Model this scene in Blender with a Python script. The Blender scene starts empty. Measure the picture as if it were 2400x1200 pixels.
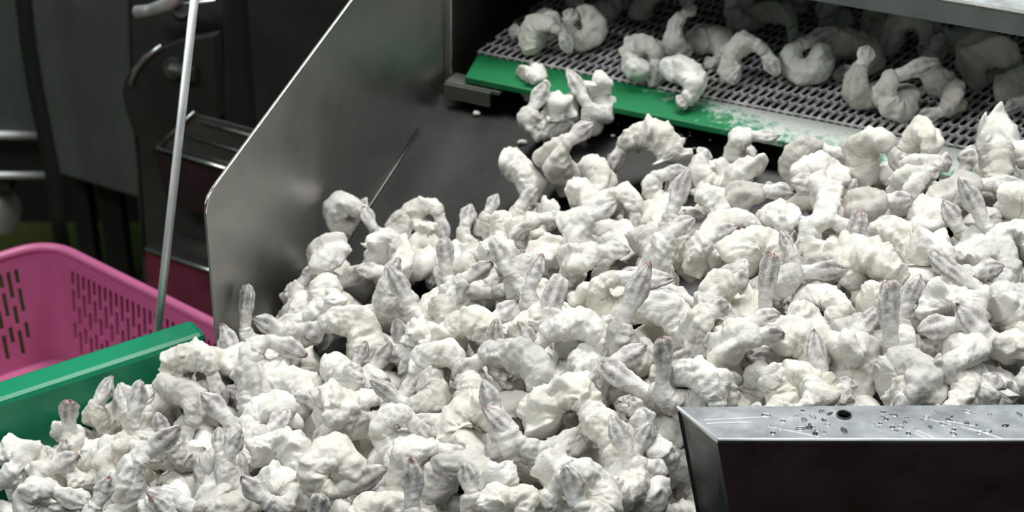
import bpy, bmesh, math, random
import numpy as np
from mathutils import Vector, Matrix

S = bpy.context.scene
COL = S.collection
random.seed(4)
RAD = math.radians

# ------------------------------------------------------------------ camera
PITCH = RAD(30)
CAM = np.array([0.0, -1.376*math.cos(PITCH), 0.85 + 1.376*math.sin(PITCH)])
FPX = 4300.0
RIGHT = np.array([1.0, 0, 0])
FWD = np.array([0, math.cos(PITCH), -math.sin(PITCH)])
UP = np.array([0, math.sin(PITCH), math.cos(PITCH)])
cd = bpy.data.cameras.new('camera')
cam = bpy.data.objects.new('camera', cd)
COL.objects.link(cam)
cam.location = CAM
cam.rotation_euler = (RAD(60), 0, 0)
cd.sensor_width = 36.0
cd.lens = FPX/2400*36
cd.clip_start = 0.05
cd.dof.use_dof = True
cd.dof.focus_distance = 1.27
cd.dof.aperture_fstop = 10.0
S.camera = cam

# ------------------------------------------------------------------ light
w = bpy.data.worlds.new('world')
S.world = w
w.use_nodes = True
w.node_tree.nodes['Background'].inputs[0].default_value = (0.80, 0.93, 1.0, 1)
w.node_tree.nodes['Background'].inputs[1].default_value = 0.095

def area(name, loc, target, sx, sy, power, col=(1, 1, 1)):
    l = bpy.data.lights.new(name, 'AREA')
    l.shape = 'RECTANGLE'
    l.size, l.size_y, l.energy, l.color = sx, sy, power, col
    o = bpy.data.objects.new(name, l)
    COL.objects.link(o)
    o.location = loc
    o.rotation_euler = (Vector(target) - Vector(loc)).to_track_quat('-Z', 'Y').to_euler()
    return o
area('overhead_light', (0.27, 0.55, 3.0), (0.1, 0.0, 0.8), 1.5, 0.5, 49, (1.0, 0.99, 0.96))
area('overhead_light', (-0.1, -1.1, 3.3), (0.1, 0, 0.8), 1.6, 0.5, 15, (1.0, 1.0, 0.98))  # added front fill that brightens the heap, unseen
area('overhead_light', (0.45, 2.4, 3.15), (0.45, 1.0, 0.9), 2.6, 0.5, 6, (0.93, 1.0, 1.0))  # added at the back so the rim reflects something bright
area('overhead_light', (-1.9, -0.7, 3.0), (-1.2, -0.2, 0), 1.2, 0.3, 36, (0.95, 1.0, 0.98))
area('overhead_light', (1.0, 0.3, 3.0), (1.0, 0.3, 0), 0.3, 1.2, 12, (0.95, 1.0, 0.98))

S.view_settings.view_transform = 'Standard'
S.view_settings.look = 'None'
S.view_settings.gamma = 1
S.view_settings.use_curve_mapping = False
S.view_settings.exposure = 0.0

# ------------------------------------------------------------------ measuring helpers
def ray(px, py):
    return FWD + RIGHT*(px-1200)/FPX - UP*(py-600)/FPX
def P(px, py, z):
    d = ray(px, py)
    return CAM + d*((z-CAM[2])/d[2])
def PL(px, py, p, n):
    d = ray(px, py)
    return CAM + d*(np.dot(np.array(p)-CAM, n)/np.dot(d, n))
ZB = 0.84                                   # height of the wire belt
B0 = P(1090, 180, ZB)                       # left front corner of the belt's end strip
EU = P(2000, 365, ZB) - B0
EU = EU/np.linalg.norm(EU)                  # along the belt's end
ED = np.array([EU[1], -EU[0], 0])           # the way the belt runs
EZ = np.array([0, 0, 1.0])
A0 = P(1040, 215, 0.815)                    # where chute floor and side panel meet under the belt
SLOPE = 0.3526
def BL(u, back, z):                         # belt frame -> world
    return B0*np.array([1, 1, 0]) + EU*u - ED*back + EZ*z
def chute_z(p):
    return A0[2] - SLOPE*float(np.dot(np.array(p)-A0, ED))

# ------------------------------------------------------------------ materials
def mat(name):
    m = bpy.data.materials.new(name)
    m.use_nodes = True
    nt = m.node_tree
    return m, nt, nt.nodes['Principled BSDF']
def N(nt, t, **kw):
    n = nt.nodes.new(t)
    for k, v in kw.items():
        if k in n.inputs: n.inputs[k].default_value = v
        else: setattr(n, k, v)
    return n
def ramp(nt, fac, stops):
    r = nt.nodes.new('ShaderNodeValToRGB')
    e = r.color_ramp.elements
    while len(e) < len(stops): e.new(0.5)
    for i, (p, c) in enumerate(stops):
        e[i].position = p
        e[i].color = (*c, 1) if len(c) == 3 else c
    nt.links.new(fac, r.inputs[0])
    return r
def bump(nt, bsdf, h, strength, dist):
    b = N(nt, 'ShaderNodeBump', Strength=strength, Distance=dist)
    nt.links.new(h, b.inputs['Height'])
    nt.links.new(b.outputs[0], bsdf.inputs['Normal'])
def noise(nt, scale, detail=3, rough=0.55, stretch=None, obj=True):
    tc = nt.nodes.new('ShaderNodeTexCoord')
    n = N(nt, 'ShaderNodeTexNoise', Scale=scale, Detail=detail, Roughness=rough)
    src = tc.outputs['Object']
    if stretch:
        mp = nt.nodes.new('ShaderNodeMapping')
        mp.inputs['Scale'].default_value = stretch
        nt.links.new(src, mp.inputs[0]); src = mp.outputs[0]
    nt.links.new(src, n.inputs['Vector'])
    return n

def steel(name, col, rough, metal=1.0, var=0.25, scale=9, stretch=(1, 1, 1), spots=0.0):
    m, nt, b = mat(name)
    n = noise(nt, scale, 5, 0.6, stretch)
    lo = tuple(c*(1-var) for c in col); hi = tuple(min(1, c*(1+var)) for c in col)
    r = ramp(nt, n.outputs[0], [(0.3, lo), (0.7, hi)])
    nt.links.new(r.outputs[0], b.inputs['Base Color'])
    b.inputs['Metallic'].default_value = metal
    rr = N(nt, 'ShaderNodeMapRange'); rr.inputs[1].default_value = .3; rr.inputs[2].default_value = .7
    rr.inputs[3].default_value = rough*0.8; rr.inputs[4].default_value = min(1, rough*1.25)
    n2 = noise(nt, scale*2.3, 4, .6)
    nt.links.new(n2.outputs[0], rr.inputs[0]); nt.links.new(rr.outputs[0], b.inputs['Roughness'])
    n3 = noise(nt, 60, 3, .6)
    bump(nt, b, n3.outputs[0], 0.06, 0.002)
    return m
def plastic(name, col, rough, var=0.12, scale=14, bs=0.1):
    m, nt, b = mat(name)
    n = noise(nt, scale, 4)
    r = ramp(nt, n.outputs[0], [(0.3, tuple(c*(1-var) for c in col)), (0.7, tuple(min(1, c*(1+var)) for c in col))])
    nt.links.new(r.outputs[0], b.inputs['Base Color'])
    b.inputs['Roughness'].default_value = rough
    n2 = noise(nt, 220, 2)
    bump(nt, b, n2.outputs[0], bs, 0.001)
    return m

M = {}
M['panel'] = steel('panel_steel', (.37, .367, .355), .42, var=.14, scale=7)
M['chute'] = steel('chute_steel', (.042, .042, .042), .36, var=.25, scale=8)
M['edge'] = steel('polished_edge_steel', (.80, .81, .80), .22, var=.05)
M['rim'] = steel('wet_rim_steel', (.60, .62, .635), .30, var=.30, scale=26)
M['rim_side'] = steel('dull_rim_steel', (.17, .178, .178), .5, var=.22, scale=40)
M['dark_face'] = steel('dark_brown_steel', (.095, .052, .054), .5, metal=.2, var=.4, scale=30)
M['rod'] = steel('rod_steel', (.90, .91, .91), .5, var=.05)
M['tank'] = steel('tank_steel', (.085, .093, .087), .6, metal=.35, var=.2, scale=5, stretch=(3, 1, .3))
M['frame'] = steel('frame_steel', (.058, .058, .055), .45, metal=.5, var=.25, scale=9)
M['bracket'] = steel('bracket_steel', (.05, .05, .047), .42, metal=.6, var=.3, scale=11)
M['beam'] = steel('beam_steel', (.13, .13, .125), .36, metal=.7, var=.2, scale=12)
M['maroon'] = steel('reflection_tint', (.19, .030, .068), .45, metal=.2, var=.3, scale=20)  # stainless steel, the basket's reflection painted in as base colour
M['darkmaroon'] = steel('dark_maroon_face', (.030, .014, .018), .45, metal=.2, var=.3, scale=20)  # dark maroon base colour of the beam face
M['black'] = plastic('black_rubber', (.004, .004, .004), .7)
M['machine'] = steel('machine_dark_steel', (.03, .03, .03), .55, metal=.4, var=.3)
M['hood'] = steel('hood_steel', (.62, .65, .65), .38, var=.2, scale=30)
M['lip'] = steel('hood_lip_steel', (.16, .175, .17), .5, metal=.6, var=.2, scale=20)
M['green'] = plastic('green_plastic', (.004, .235, .115), .42, var=.07, bs=.15)
M['pink'] = plastic('pink_plastic', (.46, .115, .245), .38, var=.08)
M['wheel'] = plastic('caster_rubber', (.75, .77, .74), .5)
M['scratch'] = steel('scratched_bright_steel', (.92, .93, .93), .55, var=.05)
M['wall'] = plastic('wall_paint', (.03, .032, .030), .8)

m, nt, b = mat('floor_paint')
n = noise(nt, 5, 5)
r = ramp(nt, n.outputs[0], [(.3, (.030, .042, .007)), (.7, (.058, .075, .014))])
nt.links.new(r.outputs[0], b.inputs['Base Color']); b.inputs['Roughness'].default_value = .5
M['floor'] = m

# batter: white flour coat, greyer where the attribute 'thin' says the coat is thin
def batter(name, base_lo, base_hi, grey):
    m, nt, b = mat(name)
    n = noise(nt, 55, 5, .6)
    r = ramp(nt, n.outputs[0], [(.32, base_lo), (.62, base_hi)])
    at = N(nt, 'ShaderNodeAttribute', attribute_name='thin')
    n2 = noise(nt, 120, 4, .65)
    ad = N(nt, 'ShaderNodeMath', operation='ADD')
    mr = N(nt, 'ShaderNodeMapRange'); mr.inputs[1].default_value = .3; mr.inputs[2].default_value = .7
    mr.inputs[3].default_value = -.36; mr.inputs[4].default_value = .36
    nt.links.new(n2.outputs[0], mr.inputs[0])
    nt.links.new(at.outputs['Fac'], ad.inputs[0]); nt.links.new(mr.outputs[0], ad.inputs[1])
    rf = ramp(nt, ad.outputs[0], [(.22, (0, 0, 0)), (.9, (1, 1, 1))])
    mx = N(nt, 'ShaderNodeMix', data_type='RGBA')
    nt.links.new(rf.outputs[0], mx.inputs[0]); nt.links.new(r.outputs[0], mx.inputs[6])
    mx.inputs[7].default_value = (*grey, 1)
    oi = nt.nodes.new('ShaderNodeObjectInfo')
    rv = ramp(nt, oi.outputs['Random'], [(0, (.95, .93, .89)), (1, (1, 1, 1))])
    mm = N(nt, 'ShaderNodeMix', data_type='RGBA', blend_type='MULTIPLY'); mm.inputs[0].default_value = 1
    nt.links.new(mx.outputs[2], mm.inputs[6]); nt.links.new(rv.outputs[0], mm.inputs[7])
    nt.links.new(mm.outputs[2], b.inputs['Base Color'])
    b.inputs['Roughness'].default_value = .8
    b.inputs['Specular IOR Level'].default_value = .25
    n3 = noise(nt, 480, 3, .6)
    n4 = noise(nt, 190, 3, .6)
    a2 = N(nt, 'ShaderNodeMath', operation='ADD')
    nt.links.new(n3.outputs[0], a2.inputs[0]); nt.links.new(n4.outputs[0], a2.inputs[1])
    bump(nt, b, a2.outputs[0], .45, .0012)
    return m
M['batter'] = batter('flour_batter', (.66, .64, .58), (.825, .82, .795), (.44, .42, .395))
M['batter_grey'] = batter('thin_shaded_batter', (.48, .465, .43), (.64, .63, .60), (.34, .33, .31))  # greyer coat; also paints shade into shrimp lying in the dark

m, nt, b = mat('tail_shell')
at = N(nt, 'ShaderNodeAttribute', attribute_name='thin')
gv = N(nt, 'ShaderNodeAttribute', attribute_name='groove')
ti = N(nt, 'ShaderNodeAttribute', attribute_name='tint')
n = noise(nt, 170, 5, .7)
# flour dust at random, with darker lines in the grooves between ribs
ds = N(nt, 'ShaderNodeMath', operation='MULTIPLY_ADD'); ds.inputs[1].default_value = -.22
nt.links.new(gv.outputs['Fac'], ds.inputs[0]); nt.links.new(n.outputs[0], ds.inputs[2])
r = ramp(nt, ds.outputs[0], [(.16, (.23, .20, .19)), (.36, (.48, .46, .44)), (.56, (.72, .71, .68))])
n2 = noise(nt, 330, 4, .6)
r2 = ramp(nt, n2.outputs[0], [(.42, (.06, .025, .025)), (.55, (.36, .20, .18)), (.66, (.60, .56, .54))])
rt = ramp(nt, at.outputs['Fac'], [(.90, (0, 0, 0)), (.985, (1, 1, 1))])
rs = ramp(nt, ti.outputs['Fac'], [(.45, (0, 0, 0)), (.7, (1, 1, 1))])
ml = N(nt, 'ShaderNodeMath', operation='MULTIPLY')
nt.links.new(rt.outputs[0], ml.inputs[0]); nt.links.new(rs.outputs[0], ml.inputs[1])
mx = N(nt, 'ShaderNodeMix', data_type='RGBA')
nt.links.new(ml.outputs[0], mx.inputs[0]); nt.links.new(r.outputs[0], mx.inputs[6]); nt.links.new(r2.outputs[0], mx.inputs[7])
rb = ramp(nt, at.outputs['Fac'], [(.05, (1, 1, 1)), (.50, (0, 0, 0))])
mx2 = N(nt, 'ShaderNodeMix', data_type='RGBA')
nt.links.new(rb.outputs[0], mx2.inputs[0]); nt.links.new(mx.outputs[2], mx2.inputs[6]); mx2.inputs[7].default_value = (.74, .725, .68, 1)
nt.links.new(mx2.outputs[2], b.inputs['Base Color'])
b.inputs['Roughness'].default_value = .6
n3 = noise(nt, 300, 3, .6)
bump(nt, b, n3.outputs[0], .5, .0012)
M['tail'] = m

# green strip with flour lying on it
m, nt, b = mat('floured_green_belt')
tc = nt.nodes.new('ShaderNodeTexCoord')
sx = nt.nodes.new('ShaderNodeSeparateXYZ'); nt.links.new(tc.outputs['Object'], sx.inputs[0])
mr = N(nt, 'ShaderNodeMapRange'); mr.inputs[1].default_value = .12; mr.inputs[2].default_value = .30
mr.inputs[3].default_value = -.32; mr.inputs[4].default_value = .17
nt.links.new(sx.outputs[0], mr.inputs[0])
mr2 = N(nt, 'ShaderNodeMapRange'); mr2.inputs[1].default_value = 0.0; mr2.inputs[2].default_value = .045
mr2.inputs[3].default_value = -.16; mr2.inputs[4].default_value = .12
nt.links.new(sx.outputs[1], mr2.inputs[0])
n = noise(nt, 120, 6, .75)
a1 = N(nt, 'ShaderNodeMath', operation='ADD'); a2 = N(nt, 'ShaderNodeMath', operation='ADD')
nt.links.new(n.outputs[0], a1.inputs[0]); nt.links.new(mr.outputs[0], a1.inputs[1])
nt.links.new(a1.outputs[0], a2.inputs[0]); nt.links.new(mr2.outputs[0], a2.inputs[1])
r = ramp(nt, a2.outputs[0], [(.44, (.002, .17, .055)), (.53, (.25, .40, .31)), (.66, (.55, .57, .54))])
nt.links.new(r.outputs[0], b.inputs['Base Color']); b.inputs['Roughness'].default_value = .55
M['strip'] = m
m, nt, b = mat('floured_wire')
n = noise(nt, 90, 5, .7)
r = ramp(nt, n.outputs[0], [(.35, (.34, .33, .34)), (.6, (.74, .72, .725))])
nt.links.new(r.outputs[0], b.inputs['Base Color']); b.inputs['Roughness'].default_value = .7; b.inputs['Metallic'].default_value = .15
M['wire'] = m
m, nt, b = mat('water')
gl = N(nt, 'ShaderNodeBsdfGlossy', Roughness=.04); tr = nt.nodes.new('ShaderNodeBsdfTransparent')
tr.inputs[0].default_value = (.93, .95, .96, 1)
fr_ = N(nt, 'ShaderNodeFresnel', IOR=1.5); ms = nt.nodes.new('ShaderNodeMixShader')
nt.links.new(fr_.outputs[0], ms.inputs[0]); nt.links.new(tr.outputs[0], ms.inputs[1]); nt.links.new(gl.outputs[0], ms.inputs[2])
nt.links.new(ms.outputs[0], nt.nodes['Material Output'].inputs[0]); nt.nodes.remove(b)
M['water'] = m

# ------------------------------------------------------------------ object helpers
def empty(name, loc=(0, 0, 0)):
    o = bpy.data.objects.new(name, None)
    COL.objects.link(o)
    o.location = loc
    o.empty_display_size = .02
    return o
def tag(o, label=None, cat=None, group=None, kind=None):
    for k, v in (('label', label), ('category', cat), ('group', group), ('kind', kind)):
        if v: o[k] = v
    return o
def obj(name, bm, material, parent=None, bevel=0, smooth=False):
    bmesh.ops.recalc_face_normals(bm, faces=bm.faces)
    me = bpy.data.meshes.new(name)
    bm.to_mesh(me); bm.free()
    o = bpy.data.objects.new(name, me)
    COL.objects.link(o)
    me.materials.append(material)
    if parent:
        o.parent = parent
        o.matrix_parent_inverse = Matrix.Translation(parent.location).inverted()
    if bevel:
        md = o.modifiers.new('bevel', 'BEVEL'); md.width = bevel; md.segments = 2; md.limit_method = 'ANGLE'
    if smooth:
        for p in me.polygons: p.use_smooth = True
    return o
def prism(pts, off, bm=None):
    """a solid with the outline pts (3-D, in one plane), thickened by the vector off"""
    bm = bm or bmesh.new()
    a = [bm.verts.new(p) for p in pts]
    b = [bm.verts.new(np.array(p)+np.array(off)) for p in pts]
    bm.faces.new(a); bm.faces.new(b[::-1])
    for i in range(len(pts)):
        j = (i+1) % len(pts)
        bm.faces.new((a[i], b[i], b[j], a[j]))
    return bm
def box8(c, bm=None):
    """box from 8 corners: four bottom, four top, same order"""
    bm = bm or bmesh.new()
    v = [bm.verts.new(p) for p in c]
    for q in ((3, 2, 1, 0), (4, 5, 6, 7), (0, 1, 5, 4), (1, 2, 6, 5), (2, 3, 7, 6), (3, 0, 4, 7)):
        bm.faces.new([v[i] for i in q])
    return bm
def bar(o, e1, e2, e3, bm=None):
    o, e1, e2, e3 = map(np.array, (o, e1, e2, e3))
    return box8([o, o+e1, o+e1+e2, o+e2, o+e3, o+e1+e3, o+e1+e2+e3, o+e2+e3], bm)
def tube(pts, r, seg=12, bm=None, closed=False):
    bm = bm or bmesh.new()
    pts = [Vector(p) for p in pts]
    rs = r if isinstance(r, (list, tuple)) else [r]*len(pts)
    rings = []
    n = len(pts)
    ref = None
    for i, p in enumerate(pts):
        if closed: t = (pts[(i+1) % n]-pts[i-1])
        else: t = pts[min(i+1, n-1)]-pts[max(i-1, 0)]
        t.normalize()
        if ref is None: ref = t.orthogonal().normalized()
        ref = (ref - t*ref.dot(t)).normalized()
        q = t.cross(ref)
        rings.append([bm.verts.new(p+rs[i]*(ref*math.cos(2*math.pi*k/seg)+q*math.sin(2*math.pi*k/seg))) for k in range(seg)])
    for i in range(n if closed else n-1):
        a, b2 = rings[i], rings[(i+1) % n]
        for k in range(seg):
            bm.faces.new((a[k], a[(k+1) % seg], b2[(k+1) % seg], b2[k]))
    if not closed:
        bm.faces.new(rings[0][::-1]); bm.faces.new(rings[-1])
    return bm
def quick(name, verts, faces, material, parent=None, attr=None, smooth=True):
    """fast mesh from numpy arrays (quads)"""
    me = bpy.data.meshes.new(name)
    me.vertices.add(len(verts)); me.vertices.foreach_set('co', np.asarray(verts, np.float32).ravel())
    nf = len(faces)
    me.loops.add(nf*4); me.loops.foreach_set('vertex_index', np.asarray(faces, np.int32).ravel())
    me.polygons.add(nf); me.polygons.foreach_set('loop_start', np.arange(nf, dtype=np.int32)*4)
    if smooth: me.polygons.foreach_set('use_smooth', np.ones(nf, bool))
    me.update(calc_edges=True)
    if attr is not None:
        for an, av in zip(('thin', 'groove', 'tint'), attr if isinstance(attr, tuple) else (attr,)):
            a = me.attributes.new(an, 'FLOAT', 'POINT'); a.data.foreach_set('value', np.asarray(av, np.float32))
    me.materials.append(material)
    return me
# ================================================================== the setting
bm = bmesh.new()
bar((-3, -2.2, -.05), (6, 0, 0), (0, 6.2, 0), (0, 0, .05), bm)
tag(obj('floor', bm, M['floor']), kind='structure')
tag(obj('wall_back', bar((-3, 4, 0), (6, 0, 0), (0, .1, 0), (0, 0, 3.2)), M['wall']), kind='structure')

# ================================================================== discharge chute
NP = -ED
NW = np.array([EU[0], EU[1], 0])            # side panel plane normal
def W(px, py): return PL(px, py, A0, NW)
chute = empty('discharge_chute', tuple(A0*np.array([1, 1, 0])))
tag(chute, 'grey stainless steel discharge chute with cut-corner side panel below the wire belt', 'chute')
c1, c2 = W(500, 440), W(483, 480)
mid = (c1*.5+c2*.5) + (W(478, 455)-(c1*.5+c2*.5))*.35
pan = [W(1040, 300), W(1040, -60), W(865, -55), W(825, 0), W(660, 223), W(512, 424), W(500, 441), W(490, 459), W(484.5, 478), W(483, 500), W(495, 640), W(512, 830), W(522, 980)]
obj('side_panel', prism(pan, -NW*.002), M['panel'], chute)
# bright cut edge of the sheet
obj('panel_edge', tube([W(870, -62), W(825, 0), W(660, 223), W(512, 424), W(500, 441), W(490, 459), W(484.5, 478), W(483, 500)], .0008, 8), M['edge'], chute, smooth=True)
# chute floor
f0 = A0 + NW*.0; wd = .75
fl = [A0 - ED*.02 + EZ*.007, A0 - ED*.02 + EZ*.007 + EU*wd, A0 + ED*.24 - EZ*SLOPE*.24 + EU*wd, A0 + ED*.36 - EZ*SLOPE*.36 + EU*.42, A0 + ED*.40 - EZ*SLOPE*.40]
obj('chute_floor', prism(fl, (0, 0, -.003)), M['chute'], chute)
# thin weld seam where floor meets panel
sl = [A0 + ED*t - EZ*SLOPE*t + EU*.0012 + EZ*.0012 for t in (.05, .1, .16, .22)]
obj('weld_seam', tube(sl, .0005, 6), M['panel'], chute, smooth=True)
# upright fold of the panel under the machine
v0, v1 = W(1042, 212), W(1040, -60)
ff = bar(v0+EU*.0, EU*.007, -ED*.002, (v1-v0), None)
obj('fold_flange', ff, M['panel'], chute)
obj('fold_edge', tube([v0+EU*.007, v1+EU*.007], .0006, 6), M['edge'], chute)
# bolt dimples
# crumbs lying on the chute floor
def on_floor(px, py, up=0.0):
    n = np.cross(EU, ED - EZ*SLOPE); n = n/np.linalg.norm(n)
    return PL(px, py, A0, n) + EZ*up
def lump(name, p, r, seed, material, sx=1.0, sy=.8, sz=.6):
    rg = random.Random(seed)
    bm = bmesh.new()
    bmesh.ops.create_icosphere(bm, subdivisions=2, radius=1)
    for v in bm.verts:
        k = 1 + rg.uniform(-.22, .22)
        v.co = Vector((v.co.x*sx*r*k, v.co.y*sy*r*k, v.co.z*sz*r*k)) + Vector(p)
    return obj(name, bm, material, smooth=False)
o = lump('batter_crumb', on_floor(1116, 270, .002), .0034, 1, M['batter'])
tag(o, 'single round white crumb on the dark chute floor below the belt corner', 'crumb')
o = lump('batter_crumb', on_floor(1224, 338, .002), .0036, 2, M['batter'], 1.3, .6)
tag(o, 'small bright oblong crumb under the two falling shrimp on the chute floor', 'crumb')
bm = bmesh.new(); rg = random.Random(7)
for i in range(46):
    px, py = rg.gauss(1550, 60), 0
    py = 285 + (px-1490)*.2 + abs(rg.gauss(0, 18))
    p = on_floor(px, py, .0008)
    r = rg.uniform(.0005, .0024)
    bmesh.ops.create_icosphere(bm, subdivisions=1, radius=r, matrix=Matrix.Translation(p) @ Matrix.Diagonal((1.2, .8, .7, 1)))
tag(obj('flour_crumbs', bm, M['batter']), 'scatter of tiny white flour crumbs on the chute floor under the green strip', 'crumbs', kind='stuff')

# ================================================================== wire belt with its green end strip
belt = empty('wire_mesh_conveyor', tuple(B0*np.array([1, 1, 0])))
tag(belt, 'flour-dusted wire mesh conveyor belt with green end strip carrying shrimp', 'conveyor')
# strip: own axes so that its flour pattern runs along it
def framed(name, me_or_bm, material, parent, origin, **kw):
    o = obj(name, me_or_bm, material, None, **kw)
    mw = Matrix(((EU[0], -ED[0], 0, origin[0]), (EU[1], -ED[1], 0, origin[1]), (0, 0, 1, origin[2]), (0, 0, 0, 1)))
    o.parent = parent
    o.matrix_parent_inverse = Matrix.Translation(parent.location).inverted()
    o.matrix_basis = mw
    return o
bm = bmesh.new()
box8([(0, 0, -.006), (.62, 0, -.006), (.62, .046, -.006), (-.010, .046, -.006), (0, 0, 0), (.62, 0, 0), (.62, .046, .003), (-.010, .046, .003)], bm)
framed('green_end_strip', bm, M['strip'], belt, B0, bevel=.001)
# woven wire: cross rods and the links between them
pitch, lp = .0190, .0075
nr, nl = 20, 87
proto = None
for i in range(nr):
    bm = tube([(-.012, 0, 0), (.65, 0, 0)], .0013, 6)
    if proto is None:
        proto = framed('cross_rod', bm, M['wire'], belt, B0)
        pme = proto.data
        src = proto
    else:
        bm.free()
        src = proto.copy(); COL.objects.link(src)
    src.matrix_basis = Matrix(((EU[0], -ED[0], 0, 0), (EU[1], -ED[1], 0, 0), (0, 0, 1, 0), (0, 0, 0, 1)))
    p = BL(0, .050+i*pitch, ZB+.003)
    src.matrix_basis.translation = p
bm = bmesh.new(); rg = random.Random(3)
for i in range(nr-1):
    y0 = .050+i*pitch
    for k in range(nl):
        x0 = -.010+k*lp + (lp*.5 if i % 2 else 0)
        for (xa, xb, za, zb_) in ((x0, x0+lp*.42, .0048, .0048),):
            hw = .0015*rg.uniform(.8, 1.35)
            pts = [(xa, y0-.0022, .0025), (xa+(xb-xa)*.15, y0+.001, .0052), (xb-(xb-xa)*.15, y0+pitch-.001, .0052), (xb, y0+pitch+.0022, .0025)]
            prev = None
            for q in pts:
                ring = [bm.verts.new((q[0]+dx, q[1], q[2]+dz)) for dx, dz in ((-hw, 0), (0, .0010), (hw, 0), (0, -.0010))]
                if prev:
                    for e in range(4): bm.faces.new((prev[e], prev[(e+1) % 4], ring[(e+1) % 4], ring[e]))
                prev = ring
wm = framed('wire_links', bm, M['wire'], belt, BL(0, 0, ZB))
tag(wm, kind='stuff')
# slide bed below the wires
framed('slide_bed', bar((-.012, .046, -.012), (.66, 0, 0), (0, .42, 0), (0, 0, .006)), M['machine'], belt, BL(0, 0, ZB))
bm = bar((-.019, -.004, -.010), (.056, 0, 0), (0, .022, 0), (0, 0, .003))
bar((-.019, -.006, -.0225), (.047, 0, 0), (0, .003, 0), (0, 0, .014), bm)
framed('end_bracket', bm, M['panel'], belt, BL(0, 0, ZB))

# ================================================================== breading machine behind and above the belt
mach = empty('breading_machine', tuple(BL(.3, .6, 0)))
tag(mach, 'dark breading machine housing with bright steel hood over the wire belt', 'machine')
hood_pts = [BL(-.08, .0515, .950), BL(.75, .0515, .950), BL(.75, .0515, .971), BL(-.08, .0515, .971)]
obj('hood_lip', prism(hood_pts, -ED*.0025), M['lip'], mach)
obj('lip_edge', tube([BL(-.08, .0505, .971), BL(.75, .0505, .971)], .0012, 6), M['edge'], mach)
obj('hood_top', prism([BL(-.08, .052, .9705), BL(.75, .052, .9705), BL(.75, .62, 1.06), BL(-.08, .62, 1.06)], (0, 0, -.002)), M['hood'], mach)
obj('back_panel', bar(BL(-.08, .50, .55), EU*.9, -ED*.004, EZ*.6), M['machine'], mach)
sp = [W(1040, 300)-ED*.004, W(1040, -60)-ED*.004, None, None]
q0, q1 = sp[0], sp[1]
obj('housing_side', prism([q0, q1, np.array([q1[0], q1[1], 1.05]), np.array([q1[0], q1[1], 1.05])-ED*.5, np.array([q0[0], q0[1], .70])-ED*.5, np.array([q0[0], q0[1], .70])], -NW*.004), M['machine'], mach)

# ================================================================== steel box with flanged rim at lower right
ZR = .885
rl, rr_ = P(1588, 954, ZR), P(2400, 948.5, ZR)
fl_, fr = P(1682, 1031, ZR), P(2400, 1032, ZR)
dirx = (rr_-rl)/np.linalg.norm(rr_-rl)
rr_ = rl + dirx*.42
fr = fl_ + (fr-fl_)/np.linalg.norm(fr-fl_)*.40
flb, rlb = P(1722, 1250, ZR-.085), P(1642, 1250, ZR-.11)
hopper = empty('steel_hopper', tuple(((rl+fr)/2)*np.array([1, 1, 0])))
tag(hopper, 'steel hopper with wet scratched rim and dark brown front at lower right', 'hopper')
# rim plate with a real bolt hole
hc = P(1978, 973, ZR)
bm = bmesh.new()
inn = [bm.verts.new(hc+np.array([.0044*math.cos(t), .0044*math.sin(t), 0])) for t in np.linspace(0, 2*math.pi, 25)[:-1]]
out_c = [rl, rr_, fr, fl_]
def edge_point(t):
    d2 = np.array([math.cos(t), math.sin(t)]); best = None
    for i in range(4):
        a, b2 = out_c[i][:2]-hc[:2], out_c[(i+1) % 4][:2]-hc[:2]
        mtx = np.array([[d2[0], -(b2-a)[0]], [d2[1], -(b2-a)[1]]])
        if abs(np.linalg.det(mtx)) < 1e-9: continue
        s, q = np.linalg.solve(mtx, a)
        if s > 0 and -1e-6 <= q <= 1+1e-6 and (best is None or s < best): best = s
    return np.array([hc[0]+d2[0]*best, hc[1]+d2[1]*best, ZR])
angs = sorted(list(np.linspace(0, 2*math.pi, 25)[:-1]) + [math.atan2(c[1]-hc[1], c[0]-hc[0]) % (2*math.pi) for c in out_c])
inn_v = [bm.verts.new(hc+np.array([.0044*math.cos(t), .0044*math.sin(t), 0])) for t in angs]
for v in inn: bm.verts.remove(v)
out_v = [bm.verts.new(edge_point(t)) for t in angs]
ns = len(angs)
for i in range(ns):
    j = (i+1) % ns
    bm.faces.new((inn_v[i], out_v[i], out_v[j], inn_v[j]))
g = bmesh.ops.extrude_face_region(bm, geom=bm.faces[:])
for v in [e for e in g['geom'] if isinstance(e, bmesh.types.BMVert)]: v.co.z -= .0025
obj('rim', bm, M['rim'], hopper)
dn = np.array([0, 0, -.0026])
k = .35
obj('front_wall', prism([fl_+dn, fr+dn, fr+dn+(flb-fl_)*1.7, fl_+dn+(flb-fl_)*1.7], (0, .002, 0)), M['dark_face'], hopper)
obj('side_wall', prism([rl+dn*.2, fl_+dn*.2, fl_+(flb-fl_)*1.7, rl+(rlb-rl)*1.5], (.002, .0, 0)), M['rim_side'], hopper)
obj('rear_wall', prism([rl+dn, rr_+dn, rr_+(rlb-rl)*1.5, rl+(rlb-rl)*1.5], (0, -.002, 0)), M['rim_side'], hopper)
obj('rim_edge', tube([rl+EZ*.0002, fl_+EZ*.0002, fr+EZ*.0002], .0009, 6), M['scratch'], hopper)
obj('hole_ring', tube([hc+np.array([.0045*math.cos(t), .0045*math.sin(t), .0004]) for t in np.linspace(0, 2*math.pi, 21)[:-1]], .0005, 6, closed=True), M['beam'], hopper)
obj('bolt_recess', tube([hc-EZ*.0085, hc-EZ*.0065], .0040, 12), M['black'], hopper)
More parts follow.
